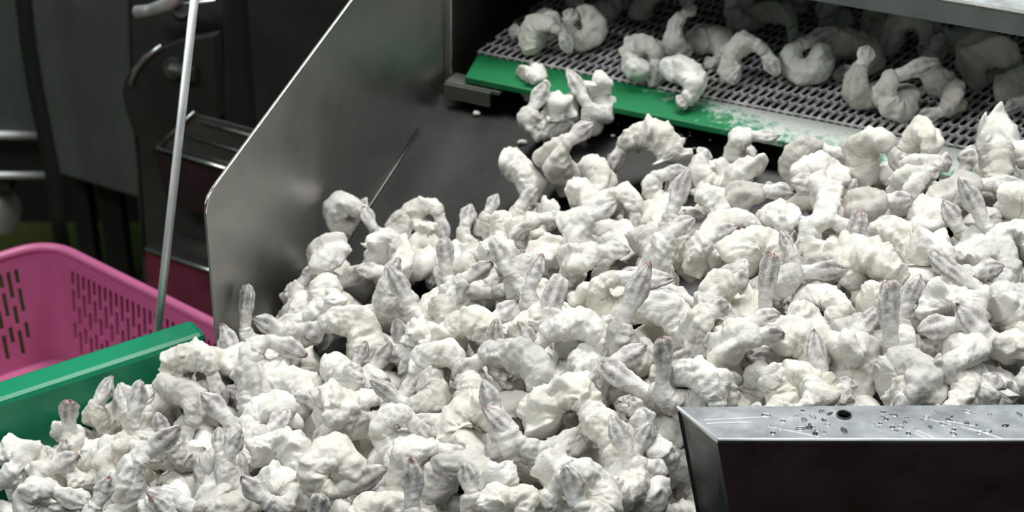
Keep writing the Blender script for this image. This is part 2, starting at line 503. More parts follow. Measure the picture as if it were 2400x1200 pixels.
# water drops: thin domes standing on the rim
rg = random.Random(12)
dme = None
spots = []
while len(spots) < 64:
    px = rg.choice([rg.uniform(1790, 1990), rg.uniform(2050, 2320), rg.uniform(1790, 2390)])
    py = rg.uniform(962, 1018)
    if abs(px-1978) < 24 and abs(py-973) < 16: continue
    spots.append((px, py))
for (px, py) in spots:
    p = P(px, py, ZR)
    r = rg.uniform(.0006, .0020)
    if dme is None:
        bm = bmesh.new()
        bmesh.ops.create_uvsphere(bm, u_segments=10, v_segments=8, radius=1)
        bmesh.ops.bisect_plane(bm, geom=bm.verts[:]+bm.edges[:]+bm.faces[:], plane_co=(0, 0, 0), plane_no=(0, 0, -1), clear_outer=True)
        bmesh.ops.holes_fill(bm, edges=bm.edges[:])
        o = obj('water_drop', bm, M['water'], hopper, smooth=True)
        dme = o
    else:
        o = dme.copy(); COL.objects.link(o)
    o.matrix_basis = Matrix.Translation(p) @ Matrix.Rotation(rg.uniform(0, 3), 4, 'Z') @ Matrix.Diagonal((r*rg.uniform(.8, 2.2), r, r*.45, 1))
# long scratches on the rim, as hair-thin raised burrs
bm = bmesh.new()
for (x0, y0, x1, y1) in ((1650, 985, 1790, 978), (1655, 993, 1760, 990), (1800, 1000, 1920, 1024), (2140, 1012, 2175, 1028), (2145, 1006, 2190, 1026), (2250, 1000, 2330, 1022), (2270, 1004, 2350, 1028), (2220, 988, 2290, 1000), (2180, 984, 2230, 996)):
    tube([P(x0, y0, ZR+.0001), P(x1, y1, ZR+.0001)], .00034, 4, bm)
tag(obj('scratches', bm, M['scratch'], hopper), kind='stuff')

# ================================================================== green board at the left of the heap
ZG = .76
g_in0, g_in1 = P(0, 940, ZG), P(428, 800, ZG)
gd = (g_in1-g_in0)/np.linalg.norm(g_in1-g_in0)
gback = P(400, 760, ZG)
gn = np.array([-gd[1], gd[0], 0])
th = float(np.dot(gback-g_in1, gn))
s0 = g_in0 - gd*.22
s1 = P(497, 815, ZG-.01)
L = float(np.dot(s1-s0, gd))
s1 = s0+gd*L
hb = .16
bm = bar(s0-EZ*hb, gd*L, gn*th, EZ*hb)
board = empty('green_board', tuple((s0+gn*th/2)*np.array([1, 1, 0])+np.array([0, 0, ZG-hb])))
tag(board, 'thick green plastic guard board along the left side of the shrimp heap', 'board')
o = obj('board_panel', bm, M['green'], board, bevel=.005)
# a slim lip just below the top edge, as the moulding shows
# tray that carries the heap
tray = empty('collecting_tray', (.1, -.15, .57))
tag(tray, 'dark steel collecting tray under the shrimp heap, seen only through gaps', 'tray')
obj('tray_floor', bar((-.52, -.62, .585), (1.1, 0, 0), (0, .59, 0), (0, 0, .005)), M['chute'], tray)
obj('tray_wall', bar((-.52, -.622, .585), (1.1, 0, 0), (0, .002, 0), (0, 0, .12)), M['chute'], tray)
for i, (x, y) in enumerate(((-.5, -.6), (.56, -.6), (-.5, -.05), (.56, -.05))):
    obj('leg', bar((x-.015, y-.015, 0), (.03, 0, 0), (0, .03, 0), (0, 0, .585)), M['frame'], tray)

# ================================================================== polished rod
rb = P(370, 775, .74); rtp = PL(465, -90, P(370, 775, .74), np.array([0, 1.0, 0]))
rod = empty('polished_rod', tuple(rb)); tag(rod, 'thin polished steel rod standing aslant behind the green board', 'rod')
obj('shaft', tube([rb-(rtp-rb)*.35, rb, rtp], .0034, 16), M['rod'], rod, smooth=True)

# ================================================================== pink basket
ZK = .62
kc = P(112, 572, ZK)                              # far corner of the rim
kr = P(505, 768, ZK); kl = P(-60, 625, ZK)
kc, kr, kl = (q*np.array([1, 1, 0]) for q in (kc, kr, kl))
er = (kr-kc)/np.linalg.norm(kr-kc); el = (kl-kc)/np.linalg.norm(kl-kc)
KH = .125; RC = .035
def basket_path(z_in):
    """plan polyline: along the left wall, round the far corner, along the right wall"""
    LL, LR = .30, .42
    a = kc+el*RC; b2 = kc+er*RC
    pts = [a+el*(LL-RC)*t for t in np.linspace(1, 0, 40)]
    for t in np.linspace(0, 1, 12)[1:-1]:
        pts.append((1-t)**2*a + 2*t*(1-t)*kc + t*t*b2)
    pts += [b2+er*(LR-RC)*t for t in np.linspace(0, 1, 56)]
    return [np.array(p) for p in pts]
path = basket_path(0)
# resample by length at the slot pitch
def resample(pts, step):
    out = [pts[0]]; acc = 0
    for a, b2 in zip(pts[:-1], pts[1:]):
        l = np.linalg.norm(b2-a)
        while acc+l >= step:
            t = (step-acc)/l
            a = a+(b2-a)*t; out.append(a); l = np.linalg.norm(b2-a); acc = 0
        acc += l
    return out
HP = .0042
rp = resample(path, HP)
ci = min(range(len(rp)), key=lambda i: np.linalg.norm(rp[i]-kc))
inward = (er+el); inward = inward/np.linalg.norm(inward)
basket = empty('pink_basket', tuple((kc+(er+el)*.2)*np.array([1, 1, 0])+np.array([0, 0, ZK-KH])))
tag(basket, 'pink slotted plastic basket behind the green board', 'basket')
def inset(i, d):
    a, b2 = rp[max(i-1, 0)], rp[min(i+1, len(rp)-1)]
    t = (b2-a)/np.linalg.norm(b2-a)
    nrm = np.array([t[1], -t[0], 0])
    if np.dot(nrm, inward) < 0: nrm = -nrm
    return rp[i]+nrm*d
levels = [0, .016, .032, .037, .046, .054, .064, .075, .082, .094, .100, .110, .114, KH]
def slot_open(i, k):
    d = i-ci
    if abs(d)*HP < .031 or i % 2: return False
    c = (i//2) % 2
    a, b2 = levels[k], levels[k+1]
    md = (a+b2)/2
    if c == 0: return .016 < md < .046 or .054 < md < .075 or .082 < md < .110
    return .016 < md < .032 or .037 < md < .064 or .075 < md < .094
bm = bmesh.new()
V = [[bm.verts.new(inset(i, .012*lv/KH)+np.array([0, 0, ZK-lv])) for lv in levels] for i in range(len(rp))]
for i in range(len(rp)-1):
    for k in range(len(levels)-1):
        if not slot_open(i, k):
            bm.faces.new((V[i][k], V[i+1][k], V[i+1][k+1], V[i][k+1]))
o = obj('slotted_wall', bm, M['pink'], basket)
md = o.modifiers.new('solid', 'SOLIDIFY'); md.thickness = .0024; md.offset = 0
obj('rim', tube([inset(i, -.003)+np.array([0, 0, ZK]) for i in range(0, len(rp), 2)], .0055, 10), M['pink'], basket, smooth=True)
fc = kc + inward*.012
obj('base', prism([q+EZ*(ZK-KH+.001) for q in (kc+el*.30, kc, kc+er*.42, kc+er*.42+el*.30)], (0, 0, -.003)), M['pink'], basket)
# near walls, out of the picture but part of the basket
bm = prism([kc+el*.30+np.array([0, 0, ZK-KH]), kc+el*.30+er*.42+np.array([0, 0, ZK-KH]), kc+el*.30+er*.42+np.array([0, 0, ZK-.02]), kc+el*.30+np.array([0, 0, ZK-.02])], el*.003)
obj('near_wall', bm, M['pink'], basket)
# low stand below the basket
st = empty('basket_stand', tuple((kc+(er+el)*.17)*np.array([1, 1, 0])))
tag(st, 'dark low stand hidden under the pink basket', 'stand')
for a, b2 in ((.05, .05), (.25, .05), (.05, .36), (.25, .36)):
    p = kc+el*a+er*b2
    obj('leg', bar((p[0]-.012, p[1]-.012, 0), (.024, 0, 0), (0, .024, 0), (0, 0, ZK-KH-.006)), M['black'], st)

# ================================================================== background machines at the left
# tank
TY = 1.05
def T(px, py, y=TY): return PL(px, py, (0, y, 0), np.array([0, 1.0, 0]))
tank = empty('steel_tank', (T(300, 440)[0], TY, 0))
tag(tank, 'large dull grey steel tank with dark legs at left background', 'tank')
obj('body', prism([T(62, -80), T(78, 60), T(104, 240), T(136, 408), T(200, 428), T(320, 464), T(420, 480), T(500, 492), T(500, -80)], (0, .5, 0)), M['tank'], tank, bevel=.004)
for x0, x1 in ((148, 186), (212, 262), (420, 470)):
    a = T(x0, 420); b2 = T(x1, 420)
    obj('leg', bar((a[0], TY+.03, 0), (b2[0]-a[0], 0, 0), (0, .04, 0), (0, 0, a[2]+.02)), M['black'], tank)
# trolley at far left with two rails and a caster
TR = 1.15
tro = empty('steel_trolley', (T(20, 300, TR)[0], TR, 0))
tag(tro, 'grey trolley with two bright rails and a pale caster at far left', 'trolley')
obj('panel', prism([T(-160, -90, TR), T(46, -90, TR), T(70, 120, TR), T(98, 318, TR), T(-160, 318, TR)], (0, .04, 0)), M['tank'], tro)
obj('lower_panel', prism([T(-160, 320, TR+.02), T(110, 320, TR+.02), T(126, 420, TR+.02), T(-160, 420, TR+.02)], (0, .04, 0)), M['machine'], tro)
obj('rail', tube([T(-160, 313, TR-.01), T(93, 318, TR-.01)], .0062, 12), M['scratch'], tro, smooth=True)
obj('rail', tube([T(-160, 409, TR-.01), T(118, 411, TR-.01)], .0056, 12), M['scratch'], tro, smooth=True)
wc = T(8, 500, TR+.05)
bm = bmesh.new()
bmesh.ops.create_cone(bm, cap_ends=True, segments=32, radius1=.033, radius2=.033, depth=.022, matrix=Matrix.Translation(wc) @ Matrix.Rotation(RAD(65), 4, 'Z') @ Matrix.Rotation(RAD(90), 4, 'X'))
ca = obj('caster', bm, M['wheel'], tro, bevel=.006, smooth=True)
bm = bar((wc[0]-.026, wc[1]-.005, wc[2]), (.006, 0, 0), (0, .03, 0), (0, 0, .06))
bar((wc[0]-.022, wc[1]-.02, wc[2]+.045), (.044, 0, 0), (0, .04, 0), (0, 0, .02), bm)
obj('fork', bm, M['frame'], tro)
obj('caster_post', tube([wc+EZ*.05, wc+EZ*.12], .008, 10), M['black'], tro)
pl = empty('shade_block', (-.9, 1.66, 0)); tag(pl, 'black low block added as shadow far under the tank and trolley', 'shade_block')  # added black block in place of the shadow beneath the machines
obj('block', bar((-1.6, 1.60, 0), (1.5, 0, 0), (0, .1, 0), (0, 0, .62)), M['black'], pl)
obj('shade_strip', bar((-1.6, 1.59, 0), (1.5, 0, 0), (0, .009, 0), (0, 0, .10)), M['black'], pl)
obj('leg', bar((wc[0]-.4, TR+.05, 0), (.03, 0, 0), (0, .03, 0), (0, 0, .4)), M['black'], tro)
# hose
hp = [T(x, y, TY-.06) for x, y in ((48, -80), (55, 0), (66, 100), (82, 200), (100, 290), (114, 360), (126, 420), (134, 500), (150, 600))]
hose = obj('black_hose', tube(hp, .0105, 12), M['black'], smooth=True)
tag(hose, 'black rubber hose hanging between the trolley and the tank', 'hose')

# machine frame: plate, bracket, beams – parallel to the belt's end
F0 = CAM + ray(400, 300)*2.02
def FR(px, py, out=0.0): return PL(px, py, F0 + ED*out, ED)
frame = empty('machine_frame', (F0[0], F0[1], 0))
tag(frame, 'dark steel machine frame with bolted bracket and two beams behind the rod', 'frame')
obj('plate', prism([FR(298, -80), FR(300, 0), FR(304, 180), FR(322, 400), FR(342, 760), FR(560, 760), FR(528, 300), FR(520, -80)], -ED*.01), M['frame'], frame)
obj('plate_edge', tube([FR(299, -80, .001), FR(300, 0, .001), FR(305, 180, .001), FR(324, 400, .001), FR(338, 600, .001)], .0022, 8), M['beam'], frame, smooth=True)
br = [(520, 70), (440, 82), (378, 108), (330, 146), (312, 172), (305, 200), (313, 245), (330, 292), (372, 352), (456, 262), (530, 268)]
obj('bracket', prism([FR(x, y, .004) for x, y in br], ED*.016), M['bracket'], frame, bevel=.002)
obj('bracket_edge', tube([FR(x, y, .021) for x, y in ((378, 108), (340, 136), (318, 164), (306, 198))], .003, 8), M['rim'], frame, smooth=True)
c0 = FR(408, 158, .02)
obj('washer', tube([c0, c0+ED*.004], .012, 18), M['beam'], frame)
ax = EU*.8+ED*.6
obj('bolt', tube([c0+ED*.004, c0+ED*.004+EU*.012, c0+ED*.006+EU*.030], .0075, 12), M['beam'], frame)
# upper beam: channel running right
b_f0, b_f1 = FR(370, 348, .02), FR(640, 432, .02)
bd = (b_f1-b_f0)
up_b = FR(456, 264, .02) - b_f0
obj('beam_top', prism([FR(370, 346, .022), FR(640, 430, .022), FR(700, 330, .022), FR(456, 264, .022)], ED*.004), M['beam'], frame)
obj('beam_face', prism([FR(370, 348, .022), FR(640, 432, .022), FR(640, 540, .022), FR(400, 470, .022)], ED*.006), M['darkmaroon'], frame)
obj('beam_edge', tube([FR(368, 345, .030), FR(640, 430, .030)], .0026, 8), M['edge'], frame, smooth=True)
obj('beam_end', tube([FR(368, 345, .028), FR(456, 262, .028)], .0020, 8), M['rim'], frame, smooth=True)
obj('beam_rib', tube([FR(470, 285, .027), FR(680, 345, .027)], .0022, 8), M['rim_side'], frame, smooth=True)
obj('beam_rib', tube([FR(440, 318, .027), FR(660, 385, .027)], .0018, 8), M['rim_side'], frame, smooth=True)
# lower steel box, the pink basket's reflection painted on its face
lb = empty('reflection_tinted_box', (FR(420, 640)[0], FR(420, 640)[1], 0))
tag(lb, 'steel box, pink reflection painted maroon, with bright top edge between rod and side panel', 'box')
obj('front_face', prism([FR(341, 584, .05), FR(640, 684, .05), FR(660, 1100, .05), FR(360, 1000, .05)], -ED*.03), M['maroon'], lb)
obj('top_edge', tube([FR(341, 583, .052), FR(640, 683, .052)], .0024, 8), M['edge'], lb, smooth=True)
obj('lid', prism([FR(341, 583, .05), FR(640, 683, .05), FR(640, 683, .05)-ED*.045, FR(341, 583, .05)-ED*.045], (0, 0, -.004)), M['bracket'], lb)
obj('foot', bar(FR(400, 700, .03)*np.array([1, 1, 0])-EU*.02, EU*.04, ED*.015, EZ*.45), M['black'], lb)
# clamp lever at the top
lv = empty('clamp_lever', tuple(FR(420, 20, .03)))
tag(lv, 'shiny curved clamp lever on top of the dark frame, cut by upper edge', 'lever')
obj('arm', tube([FR(320, 28, .03), FR(350, 24, .03), FR(380, 14, .035), FR(402, 4, .04), FR(430, -26, .05)], [.0066, .006, .0066, .0085, .008], 10), M['scratch'], lv, smooth=True)
obj('under_arm', tube([FR(350, 27, .025), FR(395, 22, .025), FR(420, 10, .025), FR(505, 2, .02)], .0022, 8), M['rim'], lv, smooth=True)
obj('pivot', tube([FR(424, 34, .014), FR(424, 24, .04)], .008, 10), M['bracket'], lv)
# dark cabinet filling the background between frame and chute
cab = bar((max(T(500, -80)[0], T(500, 492)[0])+.01, .98, 0), (.55, 0, 0), (0, .4, 0), (0, 0, 1.5))
cabr = empty('dark_cabinet', tuple(T(680, 100, .98)*np.array([1, 1, 0])))
tag(cabr, 'near-black machine cabinet in the dark background left of the chute panel', 'cabinet')
obj('carcass', cab, M['black'], cabr)
a = T(584, 40, .978)
obj('door_panel', bar((a[0]-.0, .974, .30), (.26, 0, 0), (0, .004, 0), (0, 0, 1.1)), M['machine'], cabr)
# ================================================================== shrimp
LAT = np.random.RandomState(11).rand(32, 32, 32).astype(np.float32)*2-1
def vnoise(p):
    i = np.floor(p).astype(np.int64); f = p-i
    f = f*f*(3-2*f); i0 = i & 31; i1 = (i+1) & 31
    x0, y0, z0 = i0.T; x1, y1, z1 = i1.T; fx, fy, fz = f.T
    a = LAT[x0, y0, z0]*(1-fx)+LAT[x1, y0, z0]*fx
    b = LAT[x0, y1, z0]*(1-fx)+LAT[x1, y1, z0]*fx
    c = LAT[x0, y0, z1]*(1-fx)+LAT[x1, y0, z1]*fx
    d = LAT[x0, y1, z1]*(1-fx)+LAT[x1, y1, z1]*fx
    return (a*(1-fy)+b*fy)*(1-fz)+(c*(1-fy)+d*fy)*fz
LEN = .0572
def spine(arc, c, n, hel):
    s = np.linspace(0, 1, n)
    k = s + .18*(s*s-s)*np.sign(arc-150)          # a little tighter towards the head
    psi = math.pi + c*RAD(arc*(1.08 if arc > 270 else 1))*k
    step = LEN/(n-1)
    x = np.concatenate([[0], np.cumsum(np.cos((psi[1:]+psi[:-1])/2)*step)])
    y = np.concatenate([[0], np.cumsum(np.sin((psi[1:]+psi[:-1])/2)*step)])
    z = hel*np.clip((s-.45), -.25, .55)
    return s, np.stack([x, y, z], 1), psi
def grid_faces(n, m):
    i = np.arange(n-1)[:, None]; j = np.arange(m)[None, :]
    a = i*m+j; b = i*m+(j+1) % m
    return np.stack([a, b, b+m, a+m], -1).reshape(-1, 4)
def shrimp_geo(arc, c, seed, tl=1.0, fat=1.0, ragged=.6, groove=.30, nN=64, nM=36, blunt=False, lean=0.0, warp=1.0):
    rg = np.random.RandomState(seed)
    hel = (.016 if arc > 230 else .006)*(.55+.45*warp)*(1 if rg.rand() < .5 else -1)
    s0, c0, psi0 = spine(arc, c, 240, hel)
    t = np.linspace(0, 1, nN)
    sp = t + .035*np.sin(2*math.pi*t)*-1*.0
    sp = .5-.5*np.cos(math.pi*(t*.88+.06)); sp = (sp-sp[0])/(sp[-1]-sp[0])
    X = np.stack([np.interp(sp, s0, c0[:, k]) for k in range(3)], 1)
    psi = np.interp(sp, s0, psi0)
    Tn = np.stack([np.cos(psi), np.sin(psi), 0*psi], 1)
    Nn = np.stack([np.sin(psi), -np.cos(psi), 0*psi], 1)*c     # outward, the back of the shrimp
    Bn = np.tile([0, 0, 1.0], (nN, 1))
    r = LEN*np.interp(sp, [0, .12, .35, .65, .88, 1], [.095, .132, .190, .212, .204, .182])*fat
    cap = np.sqrt(np.clip(1-np.clip((sp-.90)/.10, 0, 1)**2, 0, 1))*.97+.03
    cap0 = np.sqrt(np.clip(1-np.clip((.05-sp)/.05, 0, 1)**2, 0, 1))*.97+.03
    cap[0] = .002; cap[-1] = .002
    r = r*cap*cap0
    ph = np.linspace(0, 2*math.pi, nM, endpoint=False)
    d = np.minimum(ph, 2*math.pi-ph)                            # angle from the back
    win = np.interp(sp, [0, .12, .3, .9, 1], [0, .15, 1, 1, .8])
    g = groove*np.exp(-(d/.26)**2)[None, :]*win[:, None]
    lip = .14*groove/.3*np.exp(-((d-.62)/.30)**2)[None, :]*win[:, None]
    vent = .16*np.exp(-((d-math.pi)/.55)**2)[None, :]
    seg = .075*np.exp(-(((sp*5.6+rg.rand()) % 1-.5)/.13)**2)[:, None]*np.interp(sp, [0, .1, .7, 1], [.4, 1, .8, 0])[:, None]
    prof = 1-g+lip-vent-seg
    ry, rz = .97, 1.20
    off = (Nn[:, None, :]*(np.cos(ph)*ry)[None, :, None]+Bn[:, None, :]*(np.sin(ph)*rz)[None, :, None])
    pos = X[:, None, :]+off*(r[:, None]*prof)[:, :, None]
    # batter: swelling lumps, knobs, grains and ragged flakes
    flat = pos.reshape(-1, 3); dirs = off.reshape(-1, 3)
    sh = rg.rand(3)*32
    n1 = vnoise(flat/.0150+sh); n2 = vnoise(flat/.0070+sh*1.7); n3 = vnoise(flat/.0032+sh*2.3)
    n4 = vnoise(flat/.0052+sh*.6); n5 = vnoise(flat/.0017+sh*3.1)
    capw = np.repeat(np.interp(sp, [0, .06, .2, 1], [.25, .5, 1, 1]), nM)
    capw = capw*np.repeat(np.minimum(1, (cap*cap0-.002)*1.6), nM)
    flake = np.clip(n4-.22, 0, 1)*ragged*np.repeat(np.interp(sp, [0, .2, .7, 1], [.5, .8, 1.1, 1.7]), nM)
    amp = (.0034*n1+.0012*np.abs(n2)+.0007*n2-.0004+.0009*n3+.0044*flake+.0005*n5)*capw*fat
    flat = flat+dirs*amp[:, None]
    flat = flat+np.stack([vnoise(flat/.011+sh+9), vnoise(flat/.011+sh+17), vnoise(flat/.011+sh+23)], 1)*.0012*capw[:, None]
    flat = flat+np.stack([vnoise(flat/.021+sh+5), vnoise(flat/.021+sh+13), vnoise(flat/.021+sh+27)], 1)*.0040*warp*np.repeat(np.interp(sp, [0, .1, .4, 1], [0, .1, 1, 1]), nM)[:, None]
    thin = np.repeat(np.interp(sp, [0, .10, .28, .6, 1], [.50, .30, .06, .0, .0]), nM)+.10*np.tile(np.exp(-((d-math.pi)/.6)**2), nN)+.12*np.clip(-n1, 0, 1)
    # tail: last joint and closed fan, flattened sideways, ribbed along its length
    nt_, mt = 30, 28
    tt = np.linspace(0, 1, nt_)
    lt = LEN*.46*tl
    bend = (rg.rand()-.5)*.7
    ang = bend*tt
    tx = np.concatenate([[0], np.cumsum(np.cos(ang[1:])*lt/(nt_-1))])-.004
    ty = np.concatenate([[0], np.cumsum(np.sin(ang[1:])*lt/(nt_-1))])
    TX = np.stack([tx, ty, 0*tx], 1)
    TX[:, 2] += np.interp(0, [0, 1], [X[0, 2], X[0, 2]])
    Nt = np.stack([-np.sin(ang), np.cos(ang), 0*ang], 1)*(-c)*-1
    if blunt:
        wd = LEN*np.interp(tt, [0, .25, .5, .8, .95, 1], [.088, .094, .125, .130, .105, .085])
        hh = LEN*np.interp(tt, [0, .25, .5, .8, 1], [.088, .086, .066, .052, .04])
    else:
        wd = LEN*np.interp(tt, [0, .25, .5, .7, .88, 1], [.088, .094, .130, .120, .072, .028])
        hh = LEN*np.interp(tt, [0, .25, .5, .8, 1], [.088, .086, .064, .046, .022])
    endc = np.sqrt(np.clip(1-np.clip((tt-.95)/.05, 0, 1)**2, 0, 1)); endc[-1] = .002; endc[0] = .002
    kr_ = rg.randint(5, 8)
    rib = 1+.15*np.cos(kr_*np.linspace(0, 2*math.pi, mt, endpoint=False))[None, :]*np.interp(tt, [0, .35, .6, 1], [0, .2, 1, .9])[:, None]
    pt = np.linspace(0, 2*math.pi, mt, endpoint=False)
    tw = math.pi/2-c*RAD(lean)+(rg.rand()-.5)*1.1
    cp, sn = np.cos(pt+tw*0), np.sin(pt+tw*0)
    ca, sa = math.cos(tw), math.sin(tw)
    e1 = Nt*ca+np.array([0, 0, 1.0])*sa; e2 = -Nt*sa+np.array([0, 0, 1.0])*ca
    tp = TX[:, None, :]+(e1[:, None, :]*(cp[None, :]*hh[:, None]*endc[:, None]*rib)[:, :, None]+e2[:, None, :]*(sn[None, :]*wd[:, None]*endc[:, None]*rib)[:, :, None])
    tf = tp.reshape(-1, 3)
    nz = vnoise(tf/.004+sh); nz2 = vnoise(tf/.0018+sh)
    dirt = tf-np.repeat(TX, mt, 0); ln = np.linalg.norm(dirt, axis=1, keepdims=True)+1e-6
    tf = tf+dirt/ln*(nz*.0007+nz2*.0004)[:, None]
    jag = np.interp(tt, [0, .8, 1], [0, 0, 1])[:, None]*(rg.rand(mt)-.5)[None, :]*.10*lt
    tf = tf+np.stack([jag.ravel(), 0*jag.ravel(), 0*jag.ravel()], 1)
    valley = .5-.5*np.cos(kr_*pt)
    tthin = np.repeat(tt, mt)
    tvall = (valley[None, :]*np.interp(tt, [0, .3, .55, 1], [0, .1, 1, 1])[:, None]).ravel()
    ctr = (X.max(0)+X.min(0))/2
    sph = [(X[k]-ctr, float(r[k])*.86) for k in np.linspace(2, nN-3, 9).astype(int)]
    sph += [(TX[k]-ctr, LEN*.05) for k in (int(nt_*.45), int(nt_*.75), nt_-2)]
    return flat-ctr, grid_faces(nN, nM), thin, tf-ctr, grid_faces(nt_, mt), (tthin, tvall, np.full(len(tthin), float(rg.rand()))), sph

RCAM = np.stack([RIGHT, UP, -FWD], 1)
def rot(axis, deg):
    a = RAD(deg); c, s = math.cos(a), math.sin(a)
    return np.array({'x': [[1, 0, 0], [0, c, -s], [0, s, c]], 'y': [[c, 0, s], [0, 1, 0], [-s, 0, c]], 'z': [[c, -s, 0], [s, c, 0], [0, 0, 1]]}[axis])

# height of the heap's surface, read at control points
CP = np.array([(20, 1085, .715), (125, 1005, .733), (192, 1045, .712), (268, 965, .730), (385, 898, .740), (440, 850, .748), (530, 845, .750), (592, 835, .745), (625, 785, .755),
 (715, 685, .764), (740, 580, .790), (810, 500, .80), (1000, 490, .787), (1200, 430, .80), (1330, 385, .812), (1520, 345, .826), (1750, 335, .84), (2050, 340, .862), (2390, 340, .87),
 (60, 1180, .720), (300, 1090, .735), (400, 1000, .745), (500, 950, .752), (630, 850, .762), (700, 780, .775), (830, 800, .785), (600, 1190, .765), (790, 1100, .78), (1000, 1000, .795),
 (850, 640, .785), (1000, 620, .79), (1200, 600, .80), (1200, 800, .81), (1450, 600, .825), (1500, 480, .82), (1700, 430, .84), (1700, 600, .85), (1500, 800, .835), (2300, 700, .87), (2000, 500, .86), (1750, 800, .86), (1750, 920, .850), (2000, 910, .853), (2400, 920, .856), (2150, 800, .866),
 (1570, 1050, .825), (1300, 1000, .82), (1200, 1180, .82), (1450, 1190, .83), (1630, 1180, .775), (1620, 1120, .79)])
def heap_z(x, y):
    d2 = ((CP[:, 0]-x)/1.0)**2+((CP[:, 1]-y)*1.3)**2
    wt = np.exp(-d2/(2*95.0**2))+1e-9
    return float((CP[:, 2]*wt).sum()/wt.sum())

G_TOP = 'battered shrimp heaped at the chute outlet'
G_BELT = 'battered shrimp riding the wire belt'
# x, y, size, arc, side, tail direction, lean, pitch, lift in cm, options, label
# options: t<tenths> tail length, f<tenths> fatness, g grey for thin coat and for painted shade, r ragged, o groove deep, b blunt tail
ROWS = []
def H(*a): ROWS.append(('H',)+a)
def BB(*a): ROWS.append(('B',)+a)
def FA(z, *a): ROWS.append((z,)+a)
# --- lower left, along the green board
H(20,1085,1.05,210,1,200,60,0,.6,'r','pale lumpy shrimp cut off by left edge of photo, below the green board')
H(125,1095,1.05,280,1,20,58,0,.6,'ro','two-lobed lumpy shrimp just below the lowest corner of green board showing')
H(122,1168,1.08,290,1,-30,25,0,1.6,'','rounded ring-shaped shrimp in the lower left corner, second from left edge')
H(205,1100,.75,150,1,95,20,10,.4,'r','small torn shrimp with jagged white end between left corner ring and big knobbly one')
H(125,1005,.72,250,1,170,60,0,.3,'','white shrimp lump with pointed left end resting against the green board')
H(192,1045,.95,190,1,78,-35,25,.6,'t11b','shrimp with upright grey tail and dark open tip beside the green board')
H(268,965,.98,280,1,60,55,0,.3,'o','looped white shrimp behind the dark-tipped upright tail by the green board')
H(318,955,.85,230,1,110,70,0,.2,'o','narrow looped shrimp wedged beside the topmost loop at green board')
H(290,1085,1.12,285,1,335,40,0,1.4,'r','big knobbly shrimp with torn front flap, right of the small jagged one')
H(345,1135,1.12,105,1,34,30,0,1.5,'t11','long straight shrimp slanting up to right with plain grey tail, lower left')
H(362,1020,1.0,130,1,75,50,0,.7,'t12','flat fan-shaped shrimp with thin grey tail rising toward the green board')
H(385,898,.95,105,1,205,55,0,.2,'r','long pale shrimp forming the heap outline against the middle of green board')
H(418,945,.95,140,1,240,40,0,.3,'g','bent shrimp lying under the long pale one that outlines the heap at green board')
H(455,868,.95,190,1,285,25,0,1.2,'t14r','white-headed shrimp with long thin tail hanging down, near green board end')
H(532,885,1.05,270,1,270,50,0,.6,'r','lumpy shrimp right of the hanging thin tail below green board end')
H(527,825,.8,240,1,100,50,0,.1,'','small pale shrimp touching the foot of the steel side panel')
H(500,1052,1.05,140,-1,128,25,0,.8,'gt11','grey-white hooked shrimp curving like a bracket, lower left of open hero ring')
H(428,1050,.85,120,1,100,65,0,.3,'g','flat grey slab-like shrimp left of the bracket-shaped hooked one')
H(583,930,1.05,80,1,250,40,0,.5,'gt12','big grey shell-coated shrimp standing upright under the open C-shaped ring')
H(548,1062,.75,220,1,100,40,0,.5,'t10','small shrimp with shiny tail tip between bracket-shaped and two-lobed shrimp')
H(632,1005,1.08,285,-1,45,-52,0,1.1,'ot8','plump two-lobed shrimp with dark tail tip behind, left of the crater-topped oval')
H(575,1115,.8,140,1,70,30,10,.4,'gt12','small grey shrimp with thin upright tail left of the biggest ring')
H(540,1165,1.0,80,1,157,40,0,1.3,'gt14','shrimp with two long grey tail blades pointing left at the bottom')
H(470,1200,1.0,180,1,140,40,10,1.3,'gr','crusty grey-tailed shrimp at bottom edge left of the long tail blades')
H(390,1208,.95,285,1,270,40,0,1.8,'','rounded white cap of a shrimp cut by bottom edge, left of crusty grey tail')
H(250,1205,.9,200,1,60,50,0,.8,'','shrimp end cut by the bottom edge under the big knobbly shrimp')
H(600,905,.8,230,1,160,60,0,-.6,'g','shaded shrimp tucked beneath the open C-shaped ring')
# --- centre bottom
H(623,840,1.08,285,1,-14,0,0,2.2,'t11','open C-shaped shrimp ring with ribbed grey tail pointing right, near panel foot')
H(688,930,.95,200,1,225,30,0,.5,'r','white arched shrimp directly right of and below the open C-shaped ring')
H(780,912,.95,230,1,165,20,0,.4,'t11','looped shrimp with grey tail pointing left above the crater-topped oval')
H(852,880,.75,200,1,60,50,0,.1,'','small pale shrimp between the looped one and the crossed grey tails')
H(858,950,.9,110,-1,60,40,0,.5,'t15g','shrimp whose long grey tail slants up right to meet another tail tip')
H(985,925,.9,200,1,148,40,0,.3,'t13g','shrimp whose dark grey tail slants up left to meet the other tail tip')
H(1075,925,.95,160,1,187,45,0,1.0,'t15','shrimp with broad dark-striped tail pointing left, center of the heap')
H(804,985,1.05,300,1,200,52,-40,1.0,'r','fat oval shrimp with crater-like frosted top above the biggest ring')
H(935,1003,1.02,295,1,-48,8,0,2.0,'t11','closed round shrimp ring with grey tail hanging down right, above bottom middle')
H(892,1105,.9,200,1,125,30,10,.9,'t14','shrimp with speckled tail and dark red tip rising above the biggest ring')
H(780,1110,1.15,315,-1,27,4,0,3.2,'t12','biggest closed shrimp ring in front with grey tail pointing up right')
H(792,1262,.9,210,1,93,10,20,2.8,'t13b','shrimp at bottom edge with small upright tail crossing the biggest ring')
H(660,1085,1.05,265,1,200,50,0,.7,'r','broad pale lobed shrimp behind the left side of the biggest ring')
